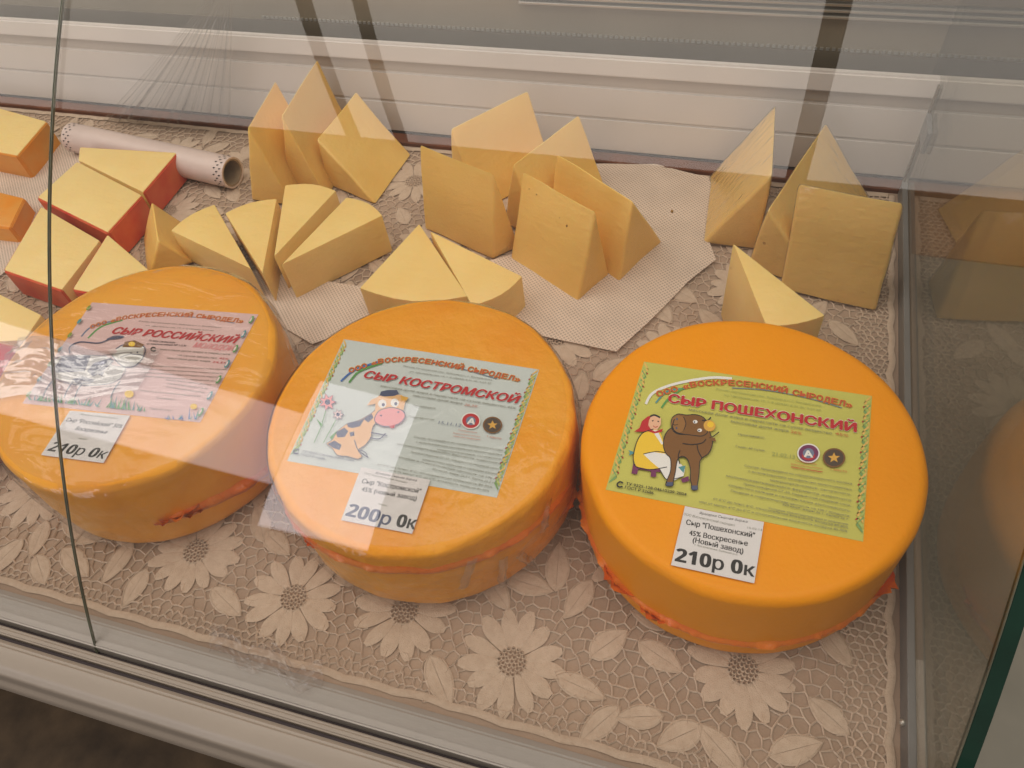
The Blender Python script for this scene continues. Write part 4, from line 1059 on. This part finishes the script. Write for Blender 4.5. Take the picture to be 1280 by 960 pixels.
ft.text('𝟮𝟭𝟬р 𝟬к', *c5((176, 790), (392, 822)), .0112, 'print_black', .035, .2, 4)
film(w1, c, R, h, 'cling_film_loose', 1, .0024)
# loose fold of film bunched over the far left of this wheel's top
bm = bmesh.new(); grid = []; nu, nv = 60, 26
for i in range(nu+1):
    row = []
    for j in range(nv+1):
        u, t = i/nu, j/nv
        px = (-8+u*205-30*t+6*math.sin(7*u), 418+u*22+t*(82-30*u)+5*math.sin(9*u+2))
        p = un(px, z=h+.010)
        rid = 1-abs(noise.noise(Vector((u*3.2+1.1*t, t*5.5, 4))))*2
        rid2 = noise.noise(Vector((u*9, t*14, 9)))
        edge = min(1, 6*u, 6*(1-u), 5*t, 5*(1-t))
        p.z = h+.0090+edge*(.010*max(0, rid)**3+.0030*rid2+.001)
        row.append(bm.verts.new(p))
    grid.append(row)
for i in range(nu):
    for j in range(nv):
        q = (grid[i][j], grid[i+1][j], grid[i+1][j+1], grid[i][j+1])
        m_ = sum((k.co for k in q), Vector())/4
        if (Vector((m_.x, m_.y, 0))-c).length < R-.004: bm.faces.new(q)
bmesh.ops.delete(bm, geom=[k for k in bm.verts if not k.link_faces], context='VERTS')
link_bm('film_fold', bm, 'film_fold', w1, tuple(w1.location), True)

# ------------------------------------------------------------------ crumpled film on the front hem
cpx = un((335, 800), z=0.004); bm = bmesh.new(); n = 26
rr = random.Random(9); grid = []
for i in range(n+1):
    row = []
    for j in range(9):
        px = (265+i*5.4+rr.uniform(-2, 2), 785+i*2.0+j*4.2-8*math.sin(i*.55)+rr.uniform(-2.5, 2.5))
        p = un(px, z=.004); p.z += .003+.007*abs(noise.noise((i*.35, j*.5, 2)))+.003*rr.random()
        row.append(bm.verts.new(p))
    grid.append(row)
for i in range(n):
    for j in range(8): bm.faces.new((grid[i][j], grid[i+1][j], grid[i+1][j+1], grid[i][j+1]))
sc_ = link_bm('plastic_scrap', bm, 'film_scrap', None, (cpx.x, cpx.y, 0))
tag(sc_, 'crumpled scrap of clear cling film on the front hem of the lace', 'cling film')

# ------------------------------------------------------------------ pleated film hanging before the back panel
bm = bmesh.new(); cols = []; n = 90
for i in range(n+1):
    u = i/n; col = []
    for j in range(15):
        t = j/14
        px = (288-8*u+(u-.5)*22-(1-u)*(150*t**1.1)*1.0+4*t*math.sin(i*.9), -30+t*182+6*noise.noise((i*.3, t*2, 1)))
        col.append(bm.verts.new(un(px, y=.470+.010*math.sin(i*1.25)*(.3+t)+.006*noise.noise((i*.21, t*3, 5)))))
    cols.append(col)
for i in range(n):
    for j in range(14): bm.faces.new((cols[i][j], cols[i+1][j], cols[i+1][j+1], cols[i][j+1]))
hf = link_bm('plastic_sheet', bm, 'hanging_film', None, (-.66, .47, .05), True)
tag(hf, 'clear plastic film hanging in fine pleats before the back panel above the tube', 'plastic sheet')
